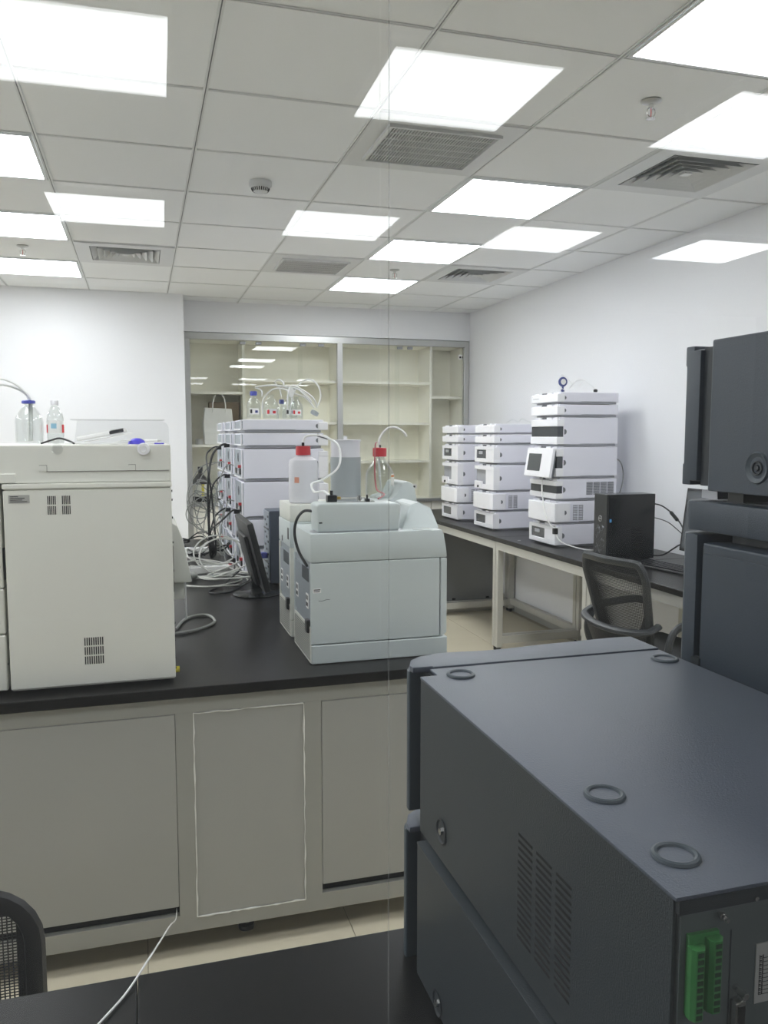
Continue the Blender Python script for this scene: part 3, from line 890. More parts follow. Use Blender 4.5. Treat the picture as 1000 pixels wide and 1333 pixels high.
for k in range(4): b.box(-.336, WYa - .0014, 1.3235 + k * .0045, -.336 + (.042, .03, .036, .02)[k], WYa - .001, 1.3255 + k * .0045)
build('print', b, M['ink'], rp)
# raised top section
b = MB().box(-.75, WYa + .01, 1.372, WXb + .001, WYb - .02, 1.474, bevel=.004)
build('top_cover', b, M['cream'], t)
b = MB().box(-.245, WYa + .0085, 1.402, .072, WYa + .0102, 1.4035)
for x in (-.262, -.035): b.box(x, WYa + .0085, 1.402, x + .001, WYa + .0102, 1.420).box(x + .018, WYa + .0085, 1.402, x + .019, WYa + .0102, 1.420).box(x, WYa + .0085, 1.419, x + .019, WYa + .0102, 1.4202)
build('cover_seam', b, M['cream_dk'], t)
build('tab', MB().box(-.262, WYa + .008, 1.4045, -.244, WYa + .0102, 1.418).box(-.035, WYa + .008, 1.4045, -.017, WYa + .0102, 1.418), M['cream'], t)
build('lid_catch', MB().box(-.36, WYa + .004, 1.374, -.322, WYa + .011, 1.398, bevel=.001, seg=1), M['cream'], t)
b = MB()
for z in (.84, .87, .92, .97, 1.12, 1.20, 1.27, 1.32, 1.345): b.cyl((WXb - .002, WYa + .012, z), .003, .005, 'x', 8)
build('screw', b, M['black'], t)
build('side_strip', MB().box(WXb - .001, WYa + .008, 1.06, WXb + .002, WYa + .02, 1.19), M['cream_dk'], t)
build('valve_knob', MB().cyl((WXb - .002, WYa + .03, .83), .009, .014, 'x', 12), M['label_y'], t, label='yellow knob low on the right edge')
# left neighbour module of the same bench
t = thing('gas_analyser', 'darker cream instrument section cut off by the left edge beside the slotted one', 'lab instrument', (-.56, 2.5, .8))
for z0, z1 in ((.812, .965), (.968, 1.09), (1.093, 1.366)):
    build('side_panel', MB().box(-.75, WYa + .012, z0, -.362, WYb, z1, bevel=.003, seg=1), M['cream'], t)
build('foot', MB().box(-.72, WYa + .05, .8003, -.40, WYb - .05, .812), M['black'], t)
build('catch', MB().box(-.3635, WYa + .02, .88, -.3605, WYa + .03, .885).box(-.3618, WYa + .014, 1.115, -.357, WYa + .03, 1.20), M['black'], t)
# rear cream instrument with curved bezel
t = thing('gas_analyser', 'cream instrument mostly hidden behind the slotted one, rounded bezel showing', 'lab instrument', (-.14, 3.0, .8))
build('body', MB().box(-.36, 2.84, .815, .06, 3.18, 1.30, bevel=.004), M['cream'], t)
build('bezel', MB().prism([(.062, 1.20), (.092, 1.205), (.112, 1.19), (.127, 1.15), (.150, 1.03), (.156, .995), (.062, .995)], 'y', 2.86, 3.16, bevel=.006), M['cream'], t, True)
build('bezel_foot', MB().box(.062, 2.90, .93, .132, 3.12, .994, bevel=.003), M['cream'], t)
build('drain_pipe', MB().tube([(.135, 2.90, .994), (.135, 2.90, .93), (.136, 2.90, .86)], .003, 6, 2), M['tube'], t, True)
for x in (-.3, .03):
    for y in (2.88, 3.14): build('foot', MB().cyl((x, y, .8003), .016, .015, n=12), M['black'], t, True)
o = build('rubber_hose', MB().tube([(.10, 2.96, .81), (.14, 3.13, .8062), (.19, 3.19, .8062), (.235, 3.17, .8062), (.245, 3.06, .8062), (.20, 2.98, .8062), (.14, 2.93, .8062), (.02, 2.90, .8062)], .0055, 8, 8), M['cable_g'], None, True)
tag(o, 'grey hose looping on the black worktop right of the cream instrument', 'hose')

zt = 1.4745
t = schott(-.300, 2.50, zt, .037, .122, 'round clear glass bottle with blue ring neck on the left cream instrument', .007, M['blue'], 'clear bottles on the cream instrument')
b = MB()
b.tube([(-.302, 2.50, zt + .01), (-.30, 2.50, zt + .07), (-.30, 2.50, zt + .128), (-.33, 2.50, zt + .155), (-.38, 2.50, zt + .165), (-.44, 2.50, zt + .16), (-.52, 2.50, zt + .12)], .0034, 6, 8)
b.tube([(-.295, 2.50, zt + .01), (-.293, 2.50, zt + .07), (-.296, 2.50, zt + .128), (-.34, 2.49, zt + .172), (-.40, 2.49, zt + .178), (-.50, 2.50, zt + .14)], .0034, 6, 8)
o = build('bottle_tubing', b, M['tube'], None, True); tag(o, 'clear feed tubes arching out of the blue ring bottle to the left', 'tubing')
t = thing('water_bottle', 'small plastic water bottle with red and white label beside the round bottle', 'bottle', (-.232, 2.50, zt), 'clear bottles on the cream instrument')
build('body', MB().lathe([(0, 0), (.021, 0), (.0225, .004), (.0225, .012), (.021, .015), (.0225, .018), (.0225, .072), (.020, .085), (.011, .103), (.009, .106), (.009, .112), (.0084, .112), (.0084, .106), (.0102, .1025), (.0190, .085), (.0217, .072), (.0217, .004), (0, .001)], (-.232, 2.5, zt + .0005), 24, cap=False), M['bglass'], t, True)
build('cap', MB().lathe([(0, 0), (.0105, 0), (.0105, .013), (0, .0135)], (-.232, 2.5, zt + .1095), 16), M['hplc'], t, True)
def wrap(x, y, z, r, a0, a1, lo, hi, n=10):
    b = MB()
    for k in range(n):
        q0 = a0 + (a1 - a0) * k / n; q1 = a0 + (a1 - a0) * (k + 1) / n
        v = [b.bm.verts.new((x + r * math.cos(q), y + r * math.sin(q), z + w)) for q, w in ((q0, lo), (q1, lo), (q1, hi), (q0, hi))]
        b.bm.faces.new(v)
    return b
lb_ = build('bottle_label', wrap(-.232, 2.5, zt, .0229, -PI, 0, .030, .066), M['paper'], t)
build('red_print', wrap(-.232, 2.5, zt, .0232, -PI, -PI + .65, .032, .055, 4), M['label_r'], lb_)
build('red_print', wrap(-.232, 2.5, zt, .0232, -.65, 0, .032, .055, 4), M['label_r'], lb_)
build('blue_print', wrap(-.232, 2.5, zt, .0232, -2.0, -1.35, .044, .058, 4), M['label_b'], lb_)
# flat litter on top of the cream instrument
t = thing('acrylic_cover', 'clear acrylic cover with rounded corners lying over the papers', 'cover', (-.05, 2.6, zt))
pts = [(-.20, zt), (.086, zt), (.086, zt + .052), (.078, zt + .064), (.066, zt + .070), (-.19, zt + .070)]
build('back_sheet', MB().prism(pts, 'y', 2.735, 2.738), M['clear'], t)
build('top_sheet', MB().box(-.20, 2.60, zt + .0705, .07, 2.738, zt + .0725), M['clear'], t)
random.seed(11)
for k, (x0, x1, y0, zz, an, lb) in enumerate(((-.19, .02, 2.46, .0005, 4, 'lowest sheet of loose paper on the cream instrument'), (-.16, -.03, 2.50, .004, 12, 'folded sheet of paper lying tilted on the cream instrument'))):
    cx = (x0 + x1) / 2; w = (x1 - x0) / 2
    o = build('paper_sheet', MB().box(-w, -.08, 0, w, .08, .0014), M['paper'])
    o.location = (cx, y0 + .09, zt + zz + w * math.sin(math.radians(an if k else 0))); o.rotation_euler = (0, -math.radians(an if k else 0), math.radians(an * .5))
    tag(o, lb, 'paper', 'loose papers')
t = thing('wall_plug_adapter', 'flat white adapter with black printed label propped on the papers', 'adapter', (-.09, 2.56, zt))
R_ = Matrix.Translation((-.10, 2.56, zt + .031)) @ Matrix.Rotation(math.radians(-11), 4, 'Y')
build('casing', MB().box(-.08, -.04, -.008, .06, .04, .004, bevel=.003).xf(R_), M['paper'], t)
build('dark_label', MB().box(.015, -.041, .0041, .052, .02, .0052).box(.012, -.0412, -.006, .052, -.0402, .003).xf(R_), M['ink'], t)
t = thing('pen', 'white pen lying on the cream instrument next to the blue bag clip', 'pen', (0, 2.42, zt))
build('barrel', MB().cyl((-.03, 2.45, zt + .0095), .0038, .075, 'x', 10), M['paper'], t, True)
build('tip', MB().lathe([(.0038, 0), (.001, .012)], (.045, 2.45, zt + .0095), 10, 'x'), M['alu'], t, True)
build('clip', MB().box(-.022, 2.449, zt + .0133, .01, 2.451, zt + .0145), M['alu'], t)
o = build('blue_lid', MB().lathe([(0, 0), (.024, 0), (.021, .010), (.010, .016), (0, .017)], (-.012, 2.40, zt + .0004), 24), M['bluebox'], None, True)
tag(o, 'violet blue domed plastic lid on the front edge of the cream instrument', 'lid')
o = build('blue_lid', MB().box(.035, 2.385, zt + .0004, .062, 2.40, zt + .004, bevel=.001, seg=1), M['bluebox'])
tag(o, 'tiny flat violet blue piece at the right front corner of the cream instrument', 'lid')
t = thing('suction_disc', 'round white plastic disc hanging over the front edge of the cream instrument', 'disc', (.003, WYa, 1.462))
build('disc', MB().lathe([(0, 0), (.016, 0), (.017, .002), (.014, .005), (0, .006)], (.006, WYa + .0035, 1.462), 24, 'y').xf(Matrix.Identity(4)), M['hplc'], t, True)
build('inner_ring', MB().torus((.006, WYa + .003, 1.462), .009, .0012, 'y', 20, 6), M['paper'], t, True)
o = build('suction_disc', MB().lathe([(0, 0), (.014, 0), (.015, .002), (.012, .005), (0, .006)], (-.215, WYa + .0035, 1.463), 24, 'y'), M['clear'], None, True)
tag(o, 'clear plastic disc hanging over the front edge below the water bottle', 'disc')
o = build('black_cord', MB().tube([(-.26, 2.40, zt + .003), (-.235, 2.42, zt + .012), (-.215, 2.42, zt + .017), (-.19, 2.40, zt + .010), (-.175, 2.38, zt + .003)], .0027, 6, 6), M['cable_b'], None, True)
tag(o, 'short black cord arching in front of the water bottle', 'cord')
o = build('charging_cable', MB().tube([(-.20, 2.39, zt + .003), (-.14, 2.38, zt + .0025), (-.08, 2.40, zt + .0025), (-.04, 2.38, zt + .012), (.0, 2.42, zt + .0025), (.06, 2.44, zt + .0025)], .002, 6, 6), M['tube'], None, True)
tag(o, 'thin white cable strewn along the front of the cream instrument top', 'cable')

# ------------------------------------------------------------------ pale analyser (front) and its twin (rear)
def analyser(y0, dep, label, side_m, group):
    GX0, GX1 = .481, .922
    t = thing('sample_analyser', label, 'lab instrument', ((GX0 + GX1) / 2, y0 + dep / 2, .8), group)
    y1 = y0 + dep
    build('base_skirt', MB().box(GX0 + .002, y0 - .002, .8015, GX1 + .001, y1, .859, bevel=.003), M['gc'] if side_m is M['gc'] else side_m, t)
    build('side_panel', MB().box(GX0, y0, .8625, .897, y0 + .012, 1.1125, bevel=.0015, seg=1), side_m, t)
    build('side_panel', MB().box(GX0, y1 - .012, .8625, .897, y1, 1.1125, bevel=.0015, seg=1), side_m, t)
    build('chassis', MB().box(GX0 + .006, y0 + .012, .86, .90, y1 - .012, 1.1135), M['galv'], t)
    build('front_door', MB().prism([(.9005, .865), (.913, .865), (.9215, .872), (.9215, 1.112), (.9005, 1.112)], 'y', y0, y1, bevel=.002, seg=1), M['gc'], t)
    # moulded top, front slope
    b = MB().prism([(GX0, 1.1145), (.922, 1.1145), (.921, 1.13), (.9165, 1.160), (.911, 1.187), (.905, 1.203), (GX0, 1.203)], 'y', y0, y1, bevel=.005)
    top = build('top_moulding', b, M['gc'], t, True)
    # hump
    hb = MB()
    A = [(.785, 1.200), (.832, 1.275), (.862, 1.283), (.902, 1.262), (.912, 1.205), (.908, 1.19), (.785, 1.19)]
    bm = hb.bm
    lo = [bm.verts.new((x, y0 + .05 + (.05 if z > 1.21 else 0), z)) for x, z in A]
    hi = [bm.verts.new((x, y1 - .012, z)) for x, z in A]
    bm.faces.new(lo); bm.faces.new(hi[::-1])
    for i in range(len(A)): bm.faces.new((lo[i], hi[i], hi[(i + 1) % len(A)], lo[(i + 1) % len(A)]))
    bmesh.ops.recalc_face_normals(bm, faces=bm.faces[:])
    bmesh.ops.bevel(bm, geom=bm.edges[:], offset=.0025, segments=2, affect='EDGES')
    build('control_hump', hb, M['gc'], t)
    build('well', MB().lathe([(.0, .0008), (.024, .0008), (.028, .002), (.031, 0)], (.846, y0 + .03, 1.2032), 28).xf(Matrix.Identity(4)), M['hplc_dark'] if 0 else M['gc'], t, True)
    # back (left) face
    build('back_panel', MB().box(GX0 + .002, y0 + .012, .93, GX0 + .0062, y1 - .012, 1.09), M['galv'], t)
    b = MB()
    for r in range(7):
        for q in range(5): b.box(GX0 + .001, y0 + .04 + q * .022, 1.05 + r * .006, GX0 + .0025, y0 + .057 + q * .022, 1.0535 + r * .006)
    build('vent_slots', b, M['dark_gap'], t, kind='stuff')
    build('perforated_base', MB().box(GX0 - .001, y0 + .006, .8035, GX0 + .004, y1 - .006, .915), M['gc_cream'], t)
    b = MB()
    for r in range(13):
        for q in range(int(dep / .0125)):
            yy = y0 + .014 + q * .0115 + (r % 2) * .005
            if yy < y1 - .016: b.box(GX0 - .0016, yy, .812 + r * .0076, GX0 - .0009, yy + .006, .8155 + r * .0076)
    build('perforation', b, M['dark_gap'], t, kind='stuff')
    for yy, zz in ((y0 + .045, .965), (y1 - .07, .97)):
        l_ = build('sticker', MB().box(GX0 + .0006, yy, zz, GX0 + .002, yy + .035, zz + .045), M['paper'], t)
        build('print', MB().box(GX0 + .0002, yy + .005, zz + .026, GX0 + .0006, yy + .014, zz + .04).box(GX0 + .0002, yy + .02, zz + .026, GX0 + .0006, yy + .03, zz + .04).box(GX0 + .0002, yy + .005, zz + .006, GX0 + .0006, yy + .03, zz + .018), M['ink'], l_)
    build('power_inlet', MB().box(GX0 - .010, y0 + .02, .895, GX0 + .003, y0 + .05, .935, bevel=.002, seg=1), M['black'], t)
    for zz in (.88, .94, 1.0, 1.06, 1.10):
        build('screw', MB().cyl((GX0 + .0, y0 + .015, zz), .0025, .003, 'x', 8), M['black'], t)
    return t
GL = 'pale grey-green instrument with a boxed lid and sloped front, on the island edge'
ga = analyser(2.41, .285, GL, M['gc'], 'sample analysers on the island')
# recess in the top with the lift-off box
gy = 2.41
b = MB()
n = 40
pts = []
for (cx, cy, a0) in ((.748, gy + .155, 0), (.748, gy + .155, 90), (.520, gy + .155, 90), (.520, gy + .155, 180)): pass
def stadium(x0, x1, y0, y1, r, k=8):
    P = []
    for (cx, cy, a) in ((x1 - r, y1 - r, 0), (x0 + r, y1 - r, 90), (x0 + r, y0 + r, 180), (x1 - r, y0 + r, 270)):
        for q in range(k + 1):
            an = math.radians(a + 90 * q / k); P.append((cx + r * math.cos(an), cy + r * math.sin(an)))
    return P
build('tray_recess', MB().prism(stadium(.492, .79, gy + .012, gy + .10, .04), 'z', 1.2034, 1.2042), M['hplc_dark'], ga)
t = ga
build('lid_box', MB().prism([(.508, 1.204), (.768, 1.204), (.774, 1.284), (.762, 1.289), (.515, 1.293), (.506, 1.286)], 'y', gy + .018, gy + .12, bevel=.006, seg=3), M['gc'], t, True)
build('lid_slot', MB().box(.512, gy + .0168, 1.232, .522, gy + .0182, 1.236), M['dark_gap'], t)
build('cup_well', MB().torus((.846, gy + .032, 1.204), .026, .0018, 'z', 28, 6), M['gc_cream'], t, True)
l_ = build('sticker', MB().box(.488, gy - .0012, 1.022, .513, gy - .0002, 1.035), M['paper'], t)
build('print', MB().box(.490, gy - .0015, 1.0305, .511, gy - .0012, 1.0335).box(.490, gy - .0015, 1.025, .509, gy - .0012, 1.0275), M['ink'], l_)
build('pen_mark', MB().tube([(.505, gy - .0005, .998), (.513, gy - .0005, .996), (.525, gy - .0005, .999), (.532, gy - .0005, 1.0005), (.540, gy - .0005, 1.0)], .0006, 4, 4), M['ink'], t)
# valve assembly on the box
tv = thing('injection_valve', 'black valve with brass fitting and steel arm on top of the pale instrument', 'valve', (.60, gy + .07, 1.2925))
build('valve_block', MB().box(.548, gy + .055, 1.2935, .578, gy + .085, 1.3145, bevel=.002, seg=1).cyl((.563, gy + .07, 1.3145), .005, .014, n=10), M['black'], tv)
build('brass_fitting', MB().cyl((.578, gy + .07, 1.3045), .005, .014, 'x', 10), mat('brass', (176, 150, 84), .3, metal=.9), tv, True)
build('steel_arm', MB().tube([(.592, gy + .07, 1.3045), (.63, gy + .07, 1.3035), (.67, gy + .07, 1.3030)], .003, 8, 1).cyl((.652, gy + .07, 1.2955), .007, .016, n=12), M['chrome'], tv, True)
build('clamp', MB().box(.672, gy + .06, 1.2915, .684, gy + .08, 1.3015).cyl((.678, gy + .07, 1.3015), .0025, .012, n=8), M['black'], tv)
build('base_strip', MB().box(.545, gy + .06, 1.2900, .70, gy + .08, 1.2935), M['chrome'], tv)
o = build('signal_cable', MB().tube([(.512, gy + .10, 1.262), (.485, gy + .12, 1.262), (.462, gy + .12, 1.235), (.455, gy + .12, 1.19), (.462, gy + .09, 1.14), (.478, gy + .04, 1.10)], .0045, 8, 8), M['cable_b'], None, True)
tag(o, 'thick black cable bending from the boxed lid to the back of the pale instrument', 'cable')
ga2 = analyser(2.765, .235, 'cream-sided twin instrument directly behind the pale grey-green one', M['gc_cream'], 'sample analysers on the island')
y2 = 2.765
build('raised_cover', MB().prism([(.482, 1.2035), (.70, 1.2035), (.70, 1.262), (.482, 1.262)], 'y', y2 + .002, y2 + .225, bevel=.004), M['gc_cream'], ga2, True)
build('raised_hump', MB().prism([(.705, 1.2035), (.94, 1.2035), (.955, 1.25), (.945, 1.30), (.935, 1.325), (.915, 1.335), (.895, 1.33), (.875, 1.29), (.855, 1.272), (.83, 1.265), (.705, 1.262)], 'y', y2 + .03, y2 + .22, bevel=.005), M['gc'], ga2, True)
b = MB().box(.4805, y2 + .02, 1.14, .4815, y2 + .05, 1.18).box(.4805, y2 + .15, 1.12, .4815, y2 + .17, 1.14).box(.4805, y2 + .03, .83, .4815, y2 + .05, .88)
build('port', b, M['black'], ga2)

# bottles and canister on the rear instrument
zt = 1.2625
bx = .546
t = thing('wash_bottle', 'milky white plastic bottle with red cap on the cream-sided instrument', 'bottle', (bx, 2.85, zt))
build('body', MB().lathe([(0, 0), (.048, 0), (.0515, .004), (.0515, .135), (.048, .150), (.030, .160), (.021, .164), (.021, .17), (0, .17)], (bx, 2.85, zt + .0003), 28), M['hdpe'], t, True)
build('cap', MB().lathe([(0, 0), (.026, 0), (.026, .030), (.023, .031), (0, .031)], (bx, 2.85, zt + .168), 24), M['red'], t, True)
build('cap_fitting', MB().cyl((bx, 2.85, zt + .1995), .005, .012, n=10), M['black'], t, True)
build('printed_mark', wrap(bx, 2.85, zt, .0519, -2.4, -2.05, .072, .092, 4), mat('orange_print', (214, 150, 128), .6), t)
o = build('wash_tube', MB().tube([(bx, 2.85, zt + .212), (bx + .01, 2.85, zt + .232), (bx + .04, 2.84, zt + .238), (bx + .075, 2.82, zt + .23), (bx + .112, 2.80, zt + .205), (bx + .118, 2.78, zt + .16), (bx + .10, 2.76, zt + .12), (bx + .04, 2.73, zt + .085), (bx + .0, 2.70, zt + .075), (bx + .0, 2.66, zt + .05), (bx + .02, 2.60, zt + .055), (bx + .025, 2.50, zt + .040)], .0040, 6, 8), M['tube'], None, True)
tag(o, 'white tube curving from the red capped milky bottle down to the valve', 'tubing')
build('connector', MB().tube([(bx + .048, 2.838, zt + .238), (bx + .082, 2.818, zt + .226)], .005, 8, 1), M['notch'], o, label='grey in-line connector')
t = thing('canister', 'grey plastic canister with clear lidded insert between the two red capped bottles', 'canister', (.712, 2.90, zt))
build('outer_shell', MB().lathe([(0, 0), (.054, 0), (.055, .003), (.055, .158), (.053, .158), (.053, .01), (0, .01)], (.712, 2.90, zt + .0003), 32, cap=False), M['grey_cyl'], t, True)
build('insert', MB().lathe([(.050, .012), (.0525, .05), (.0525, .215)], (.712, 2.90, zt), 32, cap=True), M['hdpe'], t, True)
build('lid', MB().lathe([(0, 0), (.056, 0), (.056, .006), (0, .007)], (.712, 2.90, zt + .215), 32), M['hdpe'], t, True)
build('lid_knob', MB().box(.705, 2.893, zt + .2215, .716, 2.904, zt + .234), M['hplc'], t)
t = schott(.835, 2.88, 1.2625, .052, .172, 'clear glass bottle with red cap and orange hazard label', .030, M['red'])
build('cap_fitting', MB().cyl((.835, 2.88, 1.2625 + .188), .005, .014, n=10), M['black'], t, True)
build('bottle_label', wrap(.835, 2.88, 1.2625, .0526, -.95, -.2, .055, .098, 6), M['label_w'], t)
build('label_band', wrap(.835, 2.88, 1.2625, .0529, -.95, -.2, .086, .093, 6), mat('orange_band', (206, 128, 66), .6), t)
o = build('wash_tube', MB().tube([(.845, 2.88, 1.272), (.835, 2.88, 1.36), (.833, 2.88, 1.47), (.842, 2.88, 1.50), (.865, 2.87, 1.525), (.892, 2.86, 1.527), (.918, 2.85, 1.51), (.928, 2.85, 1.495)], .0042, 6, 8), M['tube'], None, True)
tag(o, 'white tube rising from the red capped glass bottle and bending right', 'tubing')
o = build('wash_tube', MB().tube([(.825, 2.88, 1.474), (.808, 2.84, 1.468), (.80, 2.82, 1.43), (.797, 2.81, 1.36), (.79, 2.76, 1.31), (.77, 2.60, 1.305), (.72, 2.50, 1.298)], .0026, 6, 8), M['tube_red'], None, True)
tag(o, 'thin reddish tube running down in front of the clear red capped bottle', 'tubing')

# ------------------------------------------------------------------ solvent bottles on the nearest island stack
zt = ZTL
PB = [(.60, 4.22, .036, .128, 'clear solvent bottle with bright blue cap, leftmost on the island stack', .020, M['blue'], M['paper']),
      (.70, 4.30, .042, .128, 'open clear bottle with red hazard print, second from left on the island stack', 0, None, M['label_r']),
      (.735, 4.17, .026, .082, 'small clear bottle with dark blue cap at the front of the island stack', .020, M['blue_dk'], None),
      (.80, 4.30, .040, .128, 'open clear bottle behind the small blue capped one on the island stack', 0, None, M['paper']),
      (.815, 4.20, .034, .115, 'rightmost clear solvent bottle with red label marks on the island stack', 0, None, M['label_r'])]
for (x, y, r, h, lb, c, cm, lm) in PB:
    x -= .045
    t = schott(x, y, zt, r, h, lb, c, cm, 'solvent bottles on the island stack')
    if lm:
        build('bottle_label', wrap(x, y, zt, r * 1.012, -2.3, -.9, h * .18, h * .42, 8), M['paper'], t)
        build('label_print', wrap(x, y, zt, r * 1.02, -2.2, -1.9, h * .22, h * .38, 4), M['label_r'] if lm is M['label_r'] else M['ink'], t)
        build('label_print', wrap(x, y, zt, r * 1.02, -1.5, -1.1, h * .24, h * .34, 4), M['label_r'] if lm is M['label_r'] else M['blue_dk'], t)
TB = [[(.655, 4.30, .12), (.65, 4.29, .15), (.62, 4.28, .165), (.70, 4.25, .175), (.77, 4.22, .165), (.83, 4.2, .15), (.88, 4.2, .10)],
      [(.755, 4.30, .12), (.745, 4.29, .16), (.72, 4.28, .19), (.74, 4.27, .205), (.76, 4.26, .19), (.77, 4.25, .165), (.84, 4.22, .15), (.90, 4.21, .09)],
      [(.77, 4.20, .05), (.775, 4.20, .13), (.79, 4.20, .17), (.84, 4.2, .155), (.905, 4.2, .11), (.925, 4.2, .06)],
      [(.78, 4.20, .03), (.80, 4.21, .12), (.835, 4.21, .18), (.885, 4.2, .205), (.93, 4.2, .175), (.945, 4.2, .12), (.93, 4.2, .07)],
      [(.655, 4.30, .03), (.66, 4.30, .10), (.70, 4.28, .15), (.75, 4.26, .16), (.80, 4.25, .14), (.87, 4.22, .11), (.91, 4.2, .06)]]
for k, P in enumerate(TB):
    P = [(a - .045, b_, c + zt) for a, b_, c in P]
    o = build('solvent_tube', MB().tube(P, .0040, 6, 8), M['tube'], None, True)
    tag(o, 'white solvent tube ' + ('rising from the second bottle and arching widest', 'making the tall narrow loop near the clip', 'ending lowest beside the grey cap', 'making the highest arch on the right', 'running lowest across the bottle tops')[k], 'tubing', 'solvent tubes over the island stack')
t = thing('cap_holder', 'grey round cap hanging from the solvent tubes at the right', 'cap', (.88, 4.2, zt + .03))
build('cap', MB().lathe([(0, 0), (.020, 0), (.021, .003), (.021, .018), (.018, .021), (0, .021)], (0, 0, 0), 20).xf(Matrix.Translation((.862, 4.2, zt + .024)) @ Matrix.Rotation(math.radians(28), 4, 'Y')), M['grey_cyl'], t, True)
o = build('tubing_clip', MB().prism([(.738, zt + .11), (.752, zt + .11), (.757, zt + .14), (.75, zt + .165), (.738, zt + .165), (.731, zt + .14)], 'y', 4.185, 4.20, bevel=.002, seg=1), M['paper'])
tag(o, 'white plastic clip bundling the solvent tubes', 'clip')

# ------------------------------------------------------------------ PC tower behind the analysers, and monitor
t = thing('computer_tower', 'dark blue-grey computer tower seen from its port side behind the cream instrument', 'computer', (.62, 3.6, .8))
build('case', MB().box(.560, 3.76, .8105, .87, 3.93, 1.150, bevel=.003, seg=1), M['tower'], t)
bp = build('back_panel', MB().box(.5565, 3.766, .816, .560, 3.924, 1.145), M['galv'], t)
b = MB()
random.seed(4)
for k in range(16):
    zz = .825 + k * .0195; yy = 3.775 + (k % 3) * .04
    b.box(.5545, yy, zz, .5566, yy + .03, zz + .009)
b.box(.5545, 3.775, .90, .5566, 3.915, .905).box(.5545, 3.775, 1.06, .5566, 3.915, 1.066)
build('port', b, M['black'], t)
build('vga_plug', MB().box(.525, 3.80, .925, .5555, 3.84, .95, bevel=.003, seg=1), M['blue'], t, label='blue monitor plug')
build('foot', MB().box(.575, 3.77, .8005, .595, 3.92, .8105).box(.83, 3.77, .8005, .85, 3.92, .8105), M['black'], t)
t = thing('monitor', 'black monitor on a round foot seen from behind on the island', 'monitor', (.47, 3.6, .8))
Rm = Matrix.Translation((.455, 3.60, .99)) @ Matrix.Rotation(math.radians(-14), 4, 'Y')
build('screen_housing', MB().box(-.012, -.235, -.15, .014, .235, .15, bevel=.005).xf(Rm), M['black'], t, True)
build('back_bulge', MB().box(-.030, -.13, -.13, -.011, .13, .09, bevel=.008).xf(Rm), M['black'], t, True)
build('display', MB().box(.0143, -.222, -.135, .0152, .222, .137).xf(Rm), M['screen'], t)
build('side_port', MB().box(-.012, .236, -.06, .0, .238, -.04).xf(Rm), M['paper'], t)
build('stand_neck', MB().prism([(.452, .81), (.50, .81), (.475, .95), (.445, .95)], 'y', 3.575, 3.625, bevel=.004, seg=1), M['black_g'], t)
build('stand_foot', MB().lathe([(0, 0), (.10, 0), (.103, .004), (.09, .010), (.03, .016), (0, .017)], (.472, 3.58, .8005), 36), M['black_g'], t, True)

# ------------------------------------------------------------------ cables and power strips on the island
def strip(x, y, z, l, rz, label, group):
    t = thing('power_strip', label, 'power strip', (x, y, z), group)
    build('housing', MB().box(x - l / 2, y - .027, z, x + l / 2, y + .027, z + .034, bevel=.004), M['paper'], t)
    n = int(l / .06)
    for k in range(n):
        xx = x - l / 2 + .035 + k * (l - .05) / n
        build('socket', MB().box(xx - .012, y - .014, z + .034, xx + .012, y + .014, z + .0355), M['hplc_dark'], t)
    build('switch', MB().box(x + l / 2 - .022, y - .008, z + .034, x + l / 2 - .008, y + .008, z + .038), M['red'], t)
    t.rotation_euler = (0, 0, rz)
strip(.28, 4.22, .8005, .32, math.radians(6), 'white power strip among the cables, nearer one', 'power strips')
strip(.24, 4.95, .8005, .30, math.radians(-4), 'white power strip among the cables, farther one', 'power strips')
t = thing('plug', 'grey round plug lying left of the nearer power strip', 'plug', (.12, 4.02, .8))
build('plug_body', MB().lathe([(0, 0), (.018, 0), (.022, .01), (.020, .03), (.010, .045), (0, .045)], (.20, 4.02, .8225), 16, 'x'), M['cable_g'], t, True)
build('pins', MB().box(.186, 4.01, .82, .20, 4.014, .825).box(.186, 4.026, .82, .20, 4.03, .825), M['chrome'], t)
random.seed(21)
def coil(cx, cy, R, turns, r, seed, zb=.8005, lift=.03, ex=1.0, m='cable_w', name='cable', label='', group=None, tail=None):
    random.seed(seed); P = []
    n = int(turns * 8)
    ph = random.uniform(0, 2 * PI)
    for k in range(n + 1):
        a = ph + 2 * PI * k / 8
        rr = R * random.uniform(.75, 1.15)
        z_ = zb + r + abs(math.sin(a * .5 + seed)) * lift * random.uniform(.3, 1)
        P.append((cx + rr * ex * math.cos(a), cy + rr * math.sin(a), z_))
    if tail: P += tail
    o = build(name, MB().tube(P, r, 6, 5), M[m], None, True)
    tag(o, label, 'cable', group)
WL = 'grey-white cable in the tangle on the island behind the monitor'
coil(.32, 4.12, .13, 2.2, .0036, 1, lift=.05, label=WL, group='tangled white cables')
coil(.40, 4.02, .12, 2.4, .0036, 2, lift=.02, ex=1.1, label=WL, group='tangled white cables')
coil(.26, 4.42, .14, 2.0, .0036, 3, lift=.06, label=WL, group='tangled white cables')
coil(.36, 4.55, .15, 1.6, .0036, 4, lift=.12, label=WL, group='tangled white cables')
coil(.30, 3.92, .14, 1.5, .0036, 5, lift=.01, ex=1.3, label=WL, group='tangled white cables')
for sx, s in ((.38, 7), (.36, 8)):
    random.seed(s)
    cx, cy = sx, 4.10 + .12 * (s - 7)
    P = [(cx + .12 * math.cos(a), cy + .05 * math.sin(a * 1.1), .90 + .085 * math.sin(a)) for a in [k * PI / 5 - .6 for k in range(10)]]
    P = [(.30, cy - .10, .806)] + P + [(.45, cy + .06, .83), (.46, cy, .806)]
    o = build('cable', MB().tube(P, .0042, 6, 5), M['cable_w'], None, True)
    tag(o, 'thick white cable standing up in a loop left of the monitor', 'cable', 'upright cable loops')
